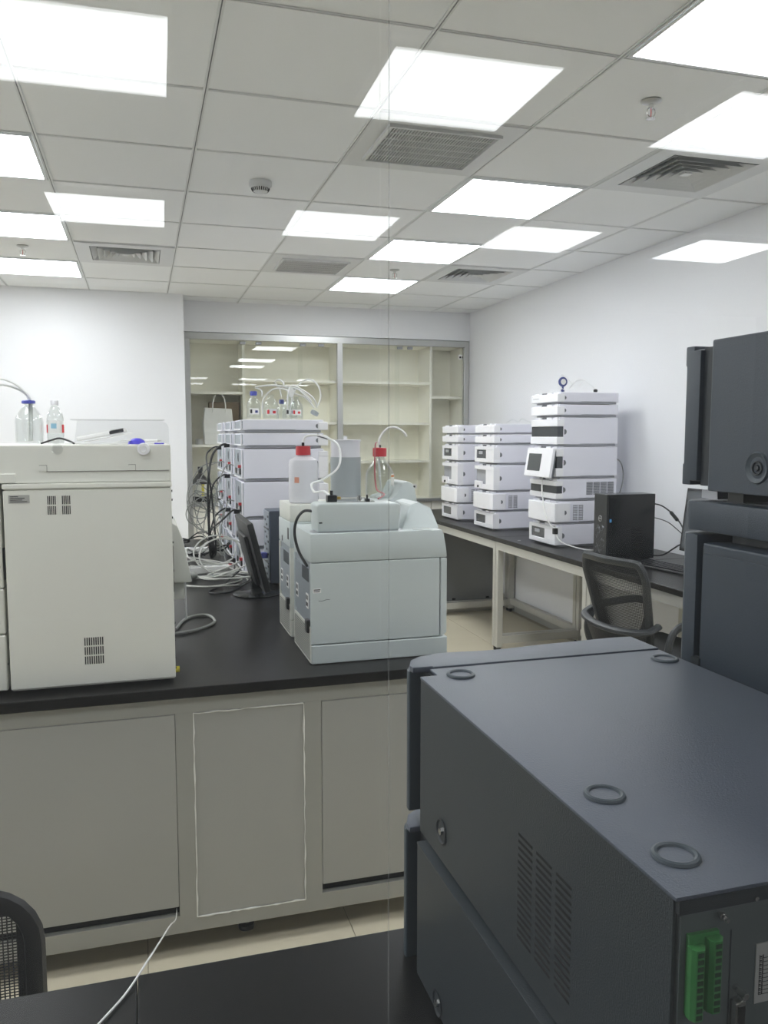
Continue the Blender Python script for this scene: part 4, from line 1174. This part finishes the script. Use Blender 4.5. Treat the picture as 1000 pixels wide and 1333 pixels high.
BLb = 'black power cable bunched on the island worktop behind the loops'
coil(.22, 4.75, .10, 2.0, .0045, 31, lift=.06, m='cable_b', label=BLb, group='bunched black cables')
coil(.30, 5.15, .13, 2.0, .0045, 32, lift=.09, m='cable_b', label=BLb, group='bunched black cables')
coil(.40, 4.80, .08, 1.6, .0045, 33, lift=.08, m='cable_b', label=BLb, group='bunched black cables')
coil(.22, 5.35, .07, 2.0, .0045, 34, lift=.05, m='cable_b', label=BLb, group='bunched black cables')
o = build('cable', MB().tube([(.53, 3.82, .935), (.50, 3.76, .86), (.42, 3.74, .806), (.34, 3.62, .8055), (.27, 3.66, .8055), (.36, 3.86, .8055), (.44, 3.98, .84)], .004, 6, 6), M['cable_b'], None, True)
tag(o, 'thin black cable lying on the worktop in front of the monitor foot', 'cable')
o = build('cable', MB().tube([(.524, 3.83, .938), (.50, 3.80, .88), (.46, 3.78, .826), (.40, 3.82, .8055), (.44, 3.93, .8055)], .0035, 6, 6), M['cable_b'], None, True)
tag(o, 'black monitor lead running to the blue plug', 'cable')
# hanging cables from the stacks' backs
def hang(P, r, m, label, group):
    o = build('cable', MB().tube(P, r, 6, 7), M[m], None, True); tag(o, label, 'cable', group)
hb_ = 'black power cable drooping from the backs of the white island stacks'
XB = .474
def py(st, z): return 4.10 + .5 * st
for k, (y, z) in enumerate(((4.66, 1.44), (4.66, 1.27), (4.20, 1.11), (4.66, 1.08), (5.16, 1.42))):
    hang([(XB, y, z), (XB - .035, y, z + .008), (.385, y, z - .04), (.355, 4.60 + .01 * k, z - .14), (.345 + .006 * k, 4.60, z - .28 if z - .28 > .9 else .93), (.35 + .008 * k, 4.58, .86), (.37, 4.66 + .03 * k, .812)], .0062 if k == 0 else .005, 'cable_b', f"black power cable drooping from the {('middle', 'middle', 'nearest', 'middle', 'farthest')[k]} island stack, {('highest', 'second highest', 'only', 'third highest', 'top')[k]} one there", 'drooping black cables')
    b_ = MB().box(XB - .03, y - .010, z - .009, XB, y + .010, z + .011)
    o = build('power_plug', b_, M['black']); tag(o, f"black power plug in the {('middle', 'middle', 'nearest', 'middle', 'farthest')[k]} island stack, {('highest', 'second highest', 'only', 'third highest', 'top')[k]} one there", 'plug', 'power plugs in the island stacks')
hg = 'thin grey signal cable looping behind the white island stacks'
random.seed(9)
for k, (y, z, r_) in enumerate(((4.90, 1.34, .22), (4.90, 1.17, .16), (4.40, 1.15, .10), (5.40, 1.32, .24), (4.90, 1.02, .12), (5.4, 1.15, .17), (4.40, 1.34, .13))):
    cx = .47 - r_
    P = [(.468, y, z), (.44, y, z + .004), (.47 - r_ * .45, y, z - .03), (.47 - r_ * .75, y - .02, z - .14), (.47 - r_ * .82, y - .02, z - .27), (.47 - r_ * .6, y, max(.86, z - .40)), (.42, y - .05, max(.815, z - .46)), (.45, y - .12, .81 + .01 * k)]
    hang(P, .0030, 'cable_g', 'thin grey signal cable from the ' + ('middle island stack, upper socket', 'middle island stack, centre socket', 'nearest island stack, lower socket', 'farthest island stack, top socket, widest droop', 'middle island stack, lowest socket', 'farthest island stack, lower socket', 'nearest island stack, upper socket')[k], 'grey signal cables')
for k in range(4):
    random.seed(60 + k)
    cx, cz, rr = .30 + .02 * k, 1.04 + .05 * (k % 3), .06 + .012 * k
    P = [(cx + rr * math.cos(a), 4.86 + .01 * a, cz + rr * 1.1 * math.sin(a)) for a in [j * PI / 5 for j in range(14)]]
    P = P + [(.44, 4.98, cz - .02), (.468, 4.95, cz + .02)]
    hang(P, .0030, 'cable_g', 'round loop of grey cable behind the island stacks, ' + ('smallest', 'second smallest', 'second largest', 'largest')[k] + ' of four', 'grey signal cables')

# ------------------------------------------------------------------ PC, keyboard and monitor on the wall bench
t = thing('desktop_computer', 'black desktop computer tower on the wall bench in front of the tall stack', 'computer', (2.61, 4.03, .8))
PX0, PX1, PY0, PY1, PZ = 2.458, 2.766, 3.968, 4.10, 1.172
build('case', MB().box(PX0 + .012, PY0, .809, PX1, PY1, PZ, bevel=.002, seg=1), M['pc_side'], t)
build('front_bezel', MB().box(PX0, PY0 - .001, .809, PX0 + .012, PY1 + .001, PZ, bevel=.002, seg=1), M['pc'], t)
build('foot', MB().box(PX0 + .02, PY0 + .01, .8005, PX0 + .05, PY1 - .01, .809).box(PX1 - .05, PY0 + .01, .8005, PX1 - .02, PY1 - .01, .809), M['black'], t)
em = build('logo_ring', MB().torus((PX0 - .0005, 4.035, 1.035), .016, .0013, 'x', 24, 6), M['alu'], t, True)
text('logo_lettering', 'DELL', .012, (PX0 - .001, 4.035, 1.035), (PI / 2, 0, -PI / 2), M['alu'], t)
build('sticker', MB().box(PX0 + .018, PY0 - .0012, 1.018, PX0 + .030, PY0 - .0002, 1.036), M['bluestick'], t, label='small blue sticker')
b = MB(); random.seed(5)
for k in range(34):
    y_ = random.uniform(PY0 + .012, PY1 - .03); z_ = random.uniform(.84, .99)
    a = random.choice((.7, -.7, 1.2)); l = random.uniform(.012, .03)
    b.tube([(PX0 - .0004, y_, z_), (PX0 - .0004, min(PY1 - .006, y_ + l * math.cos(a)), min(1.0, max(.825, z_ + l * math.sin(a))))], .0012, 4, 1)
build('front_grille', b, M['notch'], t, kind='stuff')
b = MB()
for c_ in range(3):
    for r_ in range(11): b.box(PX0 + .16 + c_ * .024, PY0 - .0006, .855 + r_ * .012, PX0 + .18 + c_ * .024, PY0 + .0002, .860 + r_ * .012)
build('side_vent', b, M['dark_gap'], t, kind='stuff')
t = thing('keyboard', 'black keyboard on the wall bench right of the computer tower', 'keyboard', (2.60, 3.62, .8))
Rk = Matrix.Translation((2.625, 3.64, .8005)) @ Matrix.Rotation(math.radians(8), 4, 'Z')
build('base', MB().prism([(-.07, 0), (.07, 0), (.07, .022), (-.07, .012)], 'y', -.22, .22, bevel=.002, seg=1).xf(Rk), M['black'], t)
b = MB()
for r_ in range(5):
    for c_ in range(19):
        x_ = -.058 + r_ * .024; y_ = -.205 + c_ * .0215; zz = .012 + (x_ + .07) / .14 * .010
        b.box(x_, y_, zz, x_ + .018, y_ + .016, zz + .007)
b.xf(Rk)
build('key', b, M['pc'], t, kind='stuff')
t = thing('monitor', 'black monitor edge showing beside the tall slate instrument on the wall bench', 'monitor', (2.75, 3.4, .8))
Rm = Matrix.Translation((2.73, 3.40, 1.06)) @ Matrix.Rotation(math.radians(7), 4, 'Y')
build('screen_housing', MB().box(-.014, -.25, -.165, .016, .25, .165, bevel=.004).xf(Rm), M['black'], t)
build('display', MB().box(-.0152, -.235, -.15, -.0143, .235, .15).xf(Rm), M['screen'], t)
build('stand_neck', MB().box(2.745, 3.37, .81, 2.765, 3.43, 1.0), M['black'], t)
build('stand_foot', MB().lathe([(0, 0), (.10, 0), (.10, .008), (.03, .012), (0, .012)], (2.755, 3.40, .8005), 28), M['black'], t, True)
o = build('cable', MB().tube([(2.767, 4.02, 1.115), (2.80, 3.96, 1.105), (2.80, 3.86, 1.07), (2.79, 3.78, 1.03), (2.775, 3.70, .98), (2.77, 3.62, .95)], .004, 6, 6), M['cable_b'], None, True)
tag(o, 'upper black cable from the desktop computer with a ferrite bead', 'cable')
build('ferrite_bead', MB().tube([(2.80, 3.87, 1.074), (2.79, 3.80, 1.04)], .010, 8, 1), M['black'], o)
o = build('cable', MB().tube([(2.767, 4.03, 1.04), (2.81, 3.93, 1.02), (2.80, 3.82, .99), (2.78, 3.70, .95)], .0025, 6, 6), M['cable_b'], None, True)
tag(o, 'thin middle black cable from the desktop computer', 'cable')
o = build('cable', MB().tube([(2.767, 4.03, .815), (2.83, 3.98, .82), (2.83, 3.88, .87), (2.80, 3.78, .905), (2.79, 3.70, .90)], .0045, 6, 6), M['cable_b'], None, True)
tag(o, 'lowest black cable from the desktop computer rising off the bench', 'cable')
o = build('paper_scrap', MB().prism([(2.385, 4.93), (2.405, 4.925), (2.408, 4.935), (2.39, 4.94)], 'z', .8005, .803), M['paper'])
tag(o, 'tiny white scrap on the wall bench in front of the tall stack', 'scrap')

# ------------------------------------------------------------------ desk in the foreground (two tables)
for x0, x1, lb in ((-.90, -.0233, 'black desk at the lower left under the white cable'), (-.0225, 1.75, 'black desk at the bottom carrying the slate instruments')):
    t = thing('desk', lb, 'desk', ((x0 + x1) / 2, .65, 0), 'black desks behind the glass')
    build('desk_top', MB().box(x0, .26, .770, x1, 1.055, .800, bevel=.0025), M['desk_top'], t)
    build('apron', MB().box(x0 + .03, .30, .70, x1 - .03, .33, .7695).box(x0 + .03, 1.0, .70, x1 - .03, 1.03, .7695), M['steel'], t)
    for x in (x0 + .03, x1 - .07):
        for y in (.295, .995): build('leg', MB().box(x, y, 0.0005, x + .04, y + .04, .7695), M['steel'], t)
o = build('white_cable', MB().tube([(.064, 2.335, .145), (.062, 2.29, .15), (.052, 2.05, .27), (.03, 1.6, .53), (.005, 1.25, .715), (-.01, 1.075, .804), (-.035, 1.02, .8035), (-.06, .98, .8035), (-.095, .93, .8035), (-.15, .86, .8035)], .0014, 8, 8), M['tube'], None, True)
tag(o, 'thin white cable hanging from the island cabinet gap onto the black desk', 'cable')

# ------------------------------------------------------------------ foreground slate instruments
SX0, SX1, SY0, SY1 = .327, .690, .432, .968
def slate_unit(z0, z1, x0, label, group, upper):
    t = thing('slate_instrument', label, 'lab instrument', ((x0 + SX1) / 2, .70, z0), group)
    xs = x0
    b = MB().box(xs, SY0 + .004, z0 + .004, xs + .0015, .944, z1 - .003)
    # side sheet with slots: built around three slot columns
    if upper:
        Yc = [(.665, .634), (.628, .599), (.593, .567)]
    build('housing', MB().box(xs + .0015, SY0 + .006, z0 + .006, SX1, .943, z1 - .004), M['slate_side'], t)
    side = build('side_panel', b, M['slate_side'], t)
    b = MB().box(SX1, SY0 + .004, z0 + .004, SX1 + .0015, .944, z1 - .003)
    build('side_panel', b, M['slate_side'], t)
    tp = MB().prism([(xs - .001, SY0), (xs - .001, .944), (xs + .022, .944), (xs + .022, SY1 + .004), (SX1 + .001, SY1 + .004), (SX1 + .001, SY0)], 'z', z1 - .0032, z1, bevel=.0012, seg=2)
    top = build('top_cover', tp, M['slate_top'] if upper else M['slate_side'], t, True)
    if upper:
        build('top_lip', MB().box(xs + .0015, SY0 - .0005, z1 - .0125, SX1, SY0 + .0055, z1 - .003), M['slate_dk'], t)
    # front bezel
    P = [(xs + .004, .990), (xs + .006, 1.006), (xs + .018, 1.026), (xs + .045, 1.038), (xs + .08, 1.041), (xs + .12, 1.036), (xs + .16, 1.036), (xs + .20, 1.042), (SX1 - .03, 1.046), (SX1 + .002, 1.042), (SX1 + .002, .976), (xs + .024, .9735), (xs + .024, .9775), (xs + .006, .978)]
    P = [(xs + .001, .9785), (xs + .001, .992), (xs + .010, 1.014), (xs + .03, 1.030), (xs + .06, 1.038), (xs + .09, 1.036), (xs + .12, 1.032), (xs + .16, 1.033), (xs + .22, 1.040), (SX1 - .03, 1.046), (SX1 + .002, 1.044), (SX1 + .002, .9745), (xs + .028, .9745), (xs + .028, .9785)]
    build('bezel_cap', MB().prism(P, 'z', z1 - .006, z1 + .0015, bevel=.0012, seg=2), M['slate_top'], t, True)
    bz = build('front_bezel', MB().prism([(xs + .0, 1.000), (xs + .004, 1.008), (xs + .03, 1.027), (xs + .09, 1.034), (xs + .22, 1.037), (SX1 - .01, 1.042), (SX1 + .001, 1.036), (SX1 + .001, .99), (xs + .0, .99)], 'z', z0 + .008 if upper else z0 - .008, z1 - .006, bevel=.0015, seg=1), M['slate_front'], t)
    build('bezel_neck', MB().box(xs + .020, .943, z0 + .014, SX1 - .004, .99, z1 - .006), M['slate_dk'], t)
    # round screw recess
    zc_ = 1.036 if upper else .822
    rr = build('screw_recess', MB().lathe([(.0, .004), (.010, .004), (.0155, -.0008), (.014, -.0012), (.0105, .0015), (0, .0015)], (xs - .0005, .866, zc_), 28, 'x', cap=False), M['slate_dk'], t, True)
    build('screw', MB().cyl((xs - .003, .866, zc_), .0045, .0045, 'x', 6), M['chrome'], rr)
    if upper:
        # slots
        b = MB()
        for ci, (ya, yb) in enumerate(((.664, .636), (.628, .600), (.592, .566))):
            n = 16
            for k in range(n):
                zz = 1.1325 - k * .0066
                for_ = .0013
                b.prism([(ya, zz), (ya, zz - .0026), (yb, zz - .0026), (yb, zz)], 'x', xs - .0004, xs + .0008)
        build('vent_slot', b, M['dark_gap'], t, kind='stuff')
        # rings on the lid
        for (x, y) in ((.377, .935), (.667, .925), (.364, .580), (.359, .478)):
            rg = build('foot_ring', MB().torus((x, y, z1 + .0006), .0155 if y > .9 else .0148, .0027, 'z', 32, 8), M['slate_front'], t, True)
            build('ring_floor', MB().cyl((x, y, z1 - .0002), .0128, .0010, n=28), M['slate_top'], rg, True)
        # back panel
        bp = build('back_panel', MB().box(xs + .004, SY0 + .001, z0 + .01, SX1 - .004, SY0 + .0055, z1 - .0125), M['slate_back'], t)
        build('panel_seam', MB().box(.3705, SY0 + .0005, z0 + .01, .3712, SY0 + .0012, z1 - .03), M['slate_dk'], bp)
        build('terminal_base', MB().box(.3355, SY0 - .002, 1.118, .3590, SY0 + .001, 1.1735), M['green'], t)
        for q, x in enumerate((.3345, .3480)):
            za, zb = 1.118 + .003 * q, 1.167 + .004 * q
            pts = [(x, SY0 - .002), (x + .0112, SY0 - .002), (x + .0112, SY0 - .0055), (x + .0078, SY0 - .0095), (x + .0022, SY0 - .0095), (x, SY0 - .0065)]
            tb = build('terminal_block', MB().prism(pts, 'z', za, zb), M['green'], t)
            for k in range(10):
                zz = za + .0012 + k * (zb - za - .001) / 10
                build('terminal', MB().box(x + .0028, SY0 - .0099, zz, x + .0072, SY0 - .0094, zz + .0030), M['green_dk'], tb)
        build('ground_stud', MB().cyl((.3600, SY0 - .009, 1.1835), .0013, .011, 'y', 10).lathe([(.0028, 0), (.0028, .002)], (.3600, SY0 - .004, 1.1835), 6, 'y').lathe([(.0022, 0), (.0022, .002)], (.3600, SY0 - .0065, 1.1835), 6, 'y'), M['chrome'], t)
        build('standoff', MB().cyl((.3760, SY0 - .010, 1.128), .0026, .011, 'y', 6), M['chrome'], t)
        build('standoff', MB().cyl((.3760, SY0 - .010, 1.078), .0026, .011, 'y', 6), M['chrome'], t)
        dsub = build('serial_connector', MB().prism([(.3720, 1.121), (.3800, 1.123), (.3800, 1.084), (.3720, 1.086)], 'y', SY0 - .006, SY0 + .001, bevel=.0008, seg=1), M['chrome'], t)
        build('connector_core', MB().box(.3735, SY0 - .0066, 1.088, .3785, SY0 - .0058, 1.119), M['black'], dsub)
        lb2 = build('wiring_label', MB().box(.3915, SY0 + .0002, 1.113, .4485, SY0 + .001, 1.156), M['paper_grey'], t, label='pale wiring label')
        b = MB()
        for k in range(10):
            zz = 1.119 + k * .0029
            for (xa, w_) in ((.3945, .0024), (.3974, .012)):
                b.box(xa, SY0 - .0001, zz, xa + w_, SY0 + .0002, zz + .0003).box(xa, SY0 - .0001, zz, xa + .0003, SY0 + .0002, zz + .0026).box(xa + w_, SY0 - .0001, zz, xa + w_ + .0003, SY0 + .0002, zz + .0026)
            b.box(.3951, SY0 - .0001, zz + .0009, .3963, SY0 + .0002, zz + .0018)
        build('diagram', b, M['ink'], lb2)
        build('lip_screw', MB().cyl((.3885, SY0 - .002, 1.190), .0016, .002, 'y', 10), M['chrome'], t)
    for x in (xs + .03, SX1 - .05):
        for y in (SY0 + .05, SY1 - .05): build('foot', MB().cyl((x, y, z0 - .0095 if upper else z0 - .0045), .011, .0145 if upper else .0095, n=12), M['black'], t, True)
    return t
slate_unit(.805, .986, .3235, 'lower slate grey instrument of the foreground pair on the black desk', 'slate instruments on the desk', False)
slate_unit(.996, 1.200, .327, 'upper slate grey instrument with ringed lid and green terminal blocks', 'slate instruments on the desk', True)

# tall slate stack on the right
TX = .742; TX1 = 1.15
t = thing('slate_instrument', 'tall slate floor unit at the bottom of the right-hand dark stack', 'lab instrument', (.95, .70, .8), 'slate instruments on the desk')
build('housing', MB().box(TX, SY0, .806, TX1, .952, 1.352, bevel=.003), M['slate'], t)
build('side_cover', MB().box(TX - .003, SY0 - .0, .84, TX, .948, 1.338, bevel=.001, seg=1), M['slate'], t)
build('gap_strip', MB().box(TX + .008, .952, .82, TX1 - .01, .962, 1.345), M['slate_dk'], t)
build('front_bezel', MB().prism([(TX - .002, .962), (TX - .004, .985), (TX + .006, 1.000), (TX + .05, 1.006), (TX1, 1.01), (TX1, .962)], 'z', .806, 1.362, bevel=.002), M['slate'], t, True)
build('hinge', MB().box(TX - .006, .945, .90, TX + .004, .962, 1.19), M['slate_dk'], t)
build('foot', MB().box(TX + .02, SY0 + .03, .8005, TX1 - .02, .93, .806), M['black'], t)
t = thing('slate_instrument', 'slim slate tray unit with rounded front in the right-hand dark stack', 'lab instrument', (.95, .70, 1.365), 'slate instruments on the desk')
build('housing', MB().prism([(TX + .004, SY0), (TX + .004, .96), (TX + .0, .985), (TX + .008, 1.000), (TX + .03, 1.006), (TX1, 1.008), (TX1, SY0)], 'z', 1.3665, 1.4085, bevel=.005), M['slate'], t, True)
build('top_plate', MB().box(TX + .02, SY0 + .01, 1.4085, TX1 - .01, .94, 1.411), M['slate_dk'], t)
build('foot', MB().box(TX + .03, SY0 + .03, 1.3535, TX1 - .03, .93, 1.3665), M['slate_dk'], t)
t = thing('slate_instrument', 'top slate unit with round side screw in the right-hand dark stack', 'lab instrument', (.95, .70, 1.42), 'slate instruments on the desk')
build('housing', MB().box(TX, SY0, 1.424, TX1, .948, 1.628, bevel=.003), M['slate'], t)
build('side_cover', MB().box(TX - .003, SY0, 1.4245, TX, .938, 1.6265, bevel=.001, seg=1), M['slate'], t)
build('front_bezel', MB().box(TX - .001, .970, 1.436, TX1, 1.0, 1.6175, bevel=.003).box(TX + .0, .985, 1.43, TX1, 1.003, 1.460, bevel=.002).box(TX + .0, .985, 1.596, TX1, 1.003, 1.6235, bevel=.002), M['slate'], t, True)
build('gap_strip', MB().box(TX + .006, .948, 1.43, TX1 - .01, .970, 1.62), M['slate_dk'], t)
rr = build('screw_recess', MB().lathe([(0, .003), (.007, .003), (.0165, -.001), (.019, -.0025), (.0205, 0)], (TX - .0032, .850, 1.459), 28, 'x', cap=False), M['slate_front'], t, True)
build('screw', MB().cyl((TX - .0055, .850, 1.459), .004, .0055, 'x', 6).torus((TX - .0042, .850, 1.459), .008, .0012, 'x', 20, 6), M['slate_dk'], rr, True)
b = MB()
for (a, c) in ((.90, .93), (.55, .60)):
    b.box(TX + .02, a, 1.411, TX + .06, c, 1.424)
build('foot', b, M['black'], t)
build('white_latch', MB().box(TX + .015, .945, 1.412, TX + .06, .978, 1.4235), M['hplc_dark'], t)

# ------------------------------------------------------------------ chairs
def mesh_panel(fn, nu, nv, w, cu, cv):
    """woven net: bars following the surface fn(u,v)"""
    b = MB()
    for i in range(nu + 1):
        P = [fn(i / nu, k / cv) for k in range(cv + 1)]; b.tube(P, w, 4, 1)
    for j in range(nv + 1):
        P = [fn(k / cu, j / nv) for k in range(cu + 1)]; b.tube(P, w, 4, 1)
    return b

def chair_base(t, cx, cy, rot):
    build('gas_column', MB().cyl((cx, cy, .10), .025, .30, n=16), M['black'], t, True)
    for k in range(5):
        a = rot + 2 * PI * k / 5
        ex, ey = cx + .28 * math.cos(a), cy + .28 * math.sin(a)
        sp = build('spoke', MB().tube([(cx, cy, .105), (ex, ey, .075)], .018, 8, 1), M['chair'], t, True)
        w = build('castor', MB().cyl((ex - .012 * math.sin(a), ey + .012 * math.cos(a), .0255), .025, .01, 'x', 16).cyl((ex, ey, .0255), .025, .02, 'x', 16).cyl((ex, ey, .04), .008, .03, n=8), M['black'], sp, True)

# left chair: only its mesh back shows behind the desk
t = thing('office_chair', 'black mesh-backed office chair pushed to the desk at the lower left', 'chair', (-.40, 1.10, 0), 'mesh office chairs')
YC = 1.25
def corner_loop(x0, x1, z0, z1, r, y, bow=.0, k=6):
    P = []
    for (cx, cz, a) in ((x1 - r, z1 - r, 0), (x0 + r, z1 - r, 90), (x0 + r, z0 + r, 180), (x1 - r, z0 + r, 270)):
        for q in range(k + 1):
            an = math.radians(a + 90 * q / k); P.append((cx + r * math.cos(an), y, cz + r * math.sin(an)))
    return P
XR = -.172; XL_ = -.60
build('back_frame', MB().tube(corner_loop(XL_, XR, .50, .829, .075, YC), .012, 8, 1, closed=True, flat=1.3), M['chair'], t, True)
build('back_rim', MB().prism([(p[0], p[2]) for p in corner_loop(XL_ + .02, XR - .02, .52, .812, .07, 0)], 'y', YC - .004, YC + .001), M['mesh'], t) if False else None
b = mesh_panel(lambda u, v: (XL_ + .05 + u * (XR - XL_ - .073), YC, .53 + v * .268), 55, 58, .0010, 1, 1)
build('back_mesh', b, M['mesh'], t, kind='stuff')
bb = MB()
L1 = corner_loop(XL_ + .008, XR - .008, .508, .824, .072, YC); L2 = corner_loop(XL_ + .05, XR - .022, .53, .800, .02, YC)
for side_y in (YC - .003,):
    v1 = [bb.bm.verts.new((p[0], side_y, p[2])) for p in L1]; v2 = [bb.bm.verts.new((p[0], side_y, p[2])) for p in L2]
    n = len(v1)
    for i in range(n): bb.bm.faces.new((v1[i], v1[(i + 1) % n], v2[(i + 1) % n], v2[i]))
r_ = bmesh.ops.extrude_face_region(bb.bm, geom=bb.bm.faces[:])
for v in [e for e in r_['geom'] if isinstance(e, bmesh.types.BMVert)]: v.co.y += .006
build('mesh_border', bb, M['chair'], t)
build('seat', MB().box(-.62, .78, .43, -.16, 1.23, .50, bevel=.025, seg=3), M['mesh'], t, True)
build('back_bracket', MB().tube([(-.39, 1.05, .41), (-.39, 1.26, .42), (-.39, 1.285, .52), (-.39, 1.27, .58)], .02, 8, 6), M['chair'], t, True)
chair_base(t, -.39, 1.02, .3)
build('seat_plate', MB().box(-.48, .93, .40, -.30, 1.11, .432), M['black'], t)

# right chair at the wall bench
t = thing('office_chair', 'dark grey mesh armchair on castors facing the wall bench', 'chair', (2.30, 3.30, 0), 'mesh office chairs')
# built facing +x about (0,0), then turned
Rc = Matrix.Translation((2.31, 3.27, 0)) @ Matrix.Rotation(math.radians(8), 4, 'Z')
def C(b): return b.xf(Rc)
def backp(u, v):
    # u across (-1..1), v height 0..1 ; back leans away (-x)
    w = .155 + .055 * max(v, 0) ** .8 if v < .9 else .205 - (v - .9) * .2
    return (-.20 - .10 * v + .035 * (1 - u * u) * -1 + .02, u * w, .54 + v * .40)
loop = []
for k in range(9): loop.append(backp(-1, k / 8 * .94))
loop[-1] = backp(-.96, .97)
loop.append(backp(-.80, 1.0)); loop.append(backp(0, 1.0)); loop.append(backp(.80, 1.0)); loop.append(backp(.96, .97))
for k in range(7, -1, -1): loop.append(backp(1, k / 8 * .94))
loop.append(backp(.5, -.04)); loop.append(backp(-.5, -.04))
build('back_frame', C(MB().tube(loop, .016, 8, 3, closed=True, flat=1.25)), M['chair_g'], t, True)
b = mesh_panel(lambda u, v: backp(u * 1.9 - .95, v * .97 + .01), 60, 56, .0013, 8, 6)
build('back_mesh', C(b), M['mesh'], t, kind='stuff')
build('lumbar_band', C(MB().tube([(-.20, -.225, .67), (-.255, -.215, .645), (-.285, -.12, .63), (-.295, 0, .625), (-.285, .12, .63), (-.255, .215, .645), (-.20, .225, .67)], .020, 8, 6, flat=.7)), M['chair_g'], t, True)
b = MB()
bm = b.bm; grid = []
for i in range(9):
    row = []
    for j in range(7):
        u = -1 + 2 * i / 8; v = j / 6
        w = .11 + .09 * v
        row.append(bm.verts.new((-.27 + .04 * u * u - .03 * v, u * w, .42 + v * .20)))
    grid.append(row)
for i in range(8):
    for j in range(6):
        if 3 <= i <= 4 and 3 <= j <= 3: continue
        bm.faces.new((grid[i][j], grid[i + 1][j], grid[i + 1][j + 1], grid[i][j + 1]))
bmesh.ops.solidify(bm, geom=bm.faces[:], thickness=.012)
build('back_shell', C(b), M['chair_g'], t, True)
build('back_bracket', C(MB().box(-.27, -.05, .40, .02, .05, .425, bevel=.005)), M['chair'], t)
build('seat', C(MB().box(-.22, -.24, .44, .25, .24, .505, bevel=.025, seg=3)), M['mesh'], t, True)
for s in (-1, 1):
    build('armrest', C(MB().tube([(-.16, s * .25, .45), (-.19, s * .27, .56), (-.15, s * .27, .655), (-.04, s * .27, .675), (.12, s * .27, .675), (.19, s * .27, .64), (.17, s * .265, .54), (.10, s * .25, .45)], .016, 8, 6, flat=1.2)), M['chair_g'], t, True)
build('seat_plate', C(MB().box(-.09, -.09, .40, .09, .09, .442)), M['black'], t)
cb = Rc @ Vector((0, 0, 0))
chair_base(t, cb.x, cb.y, .5)
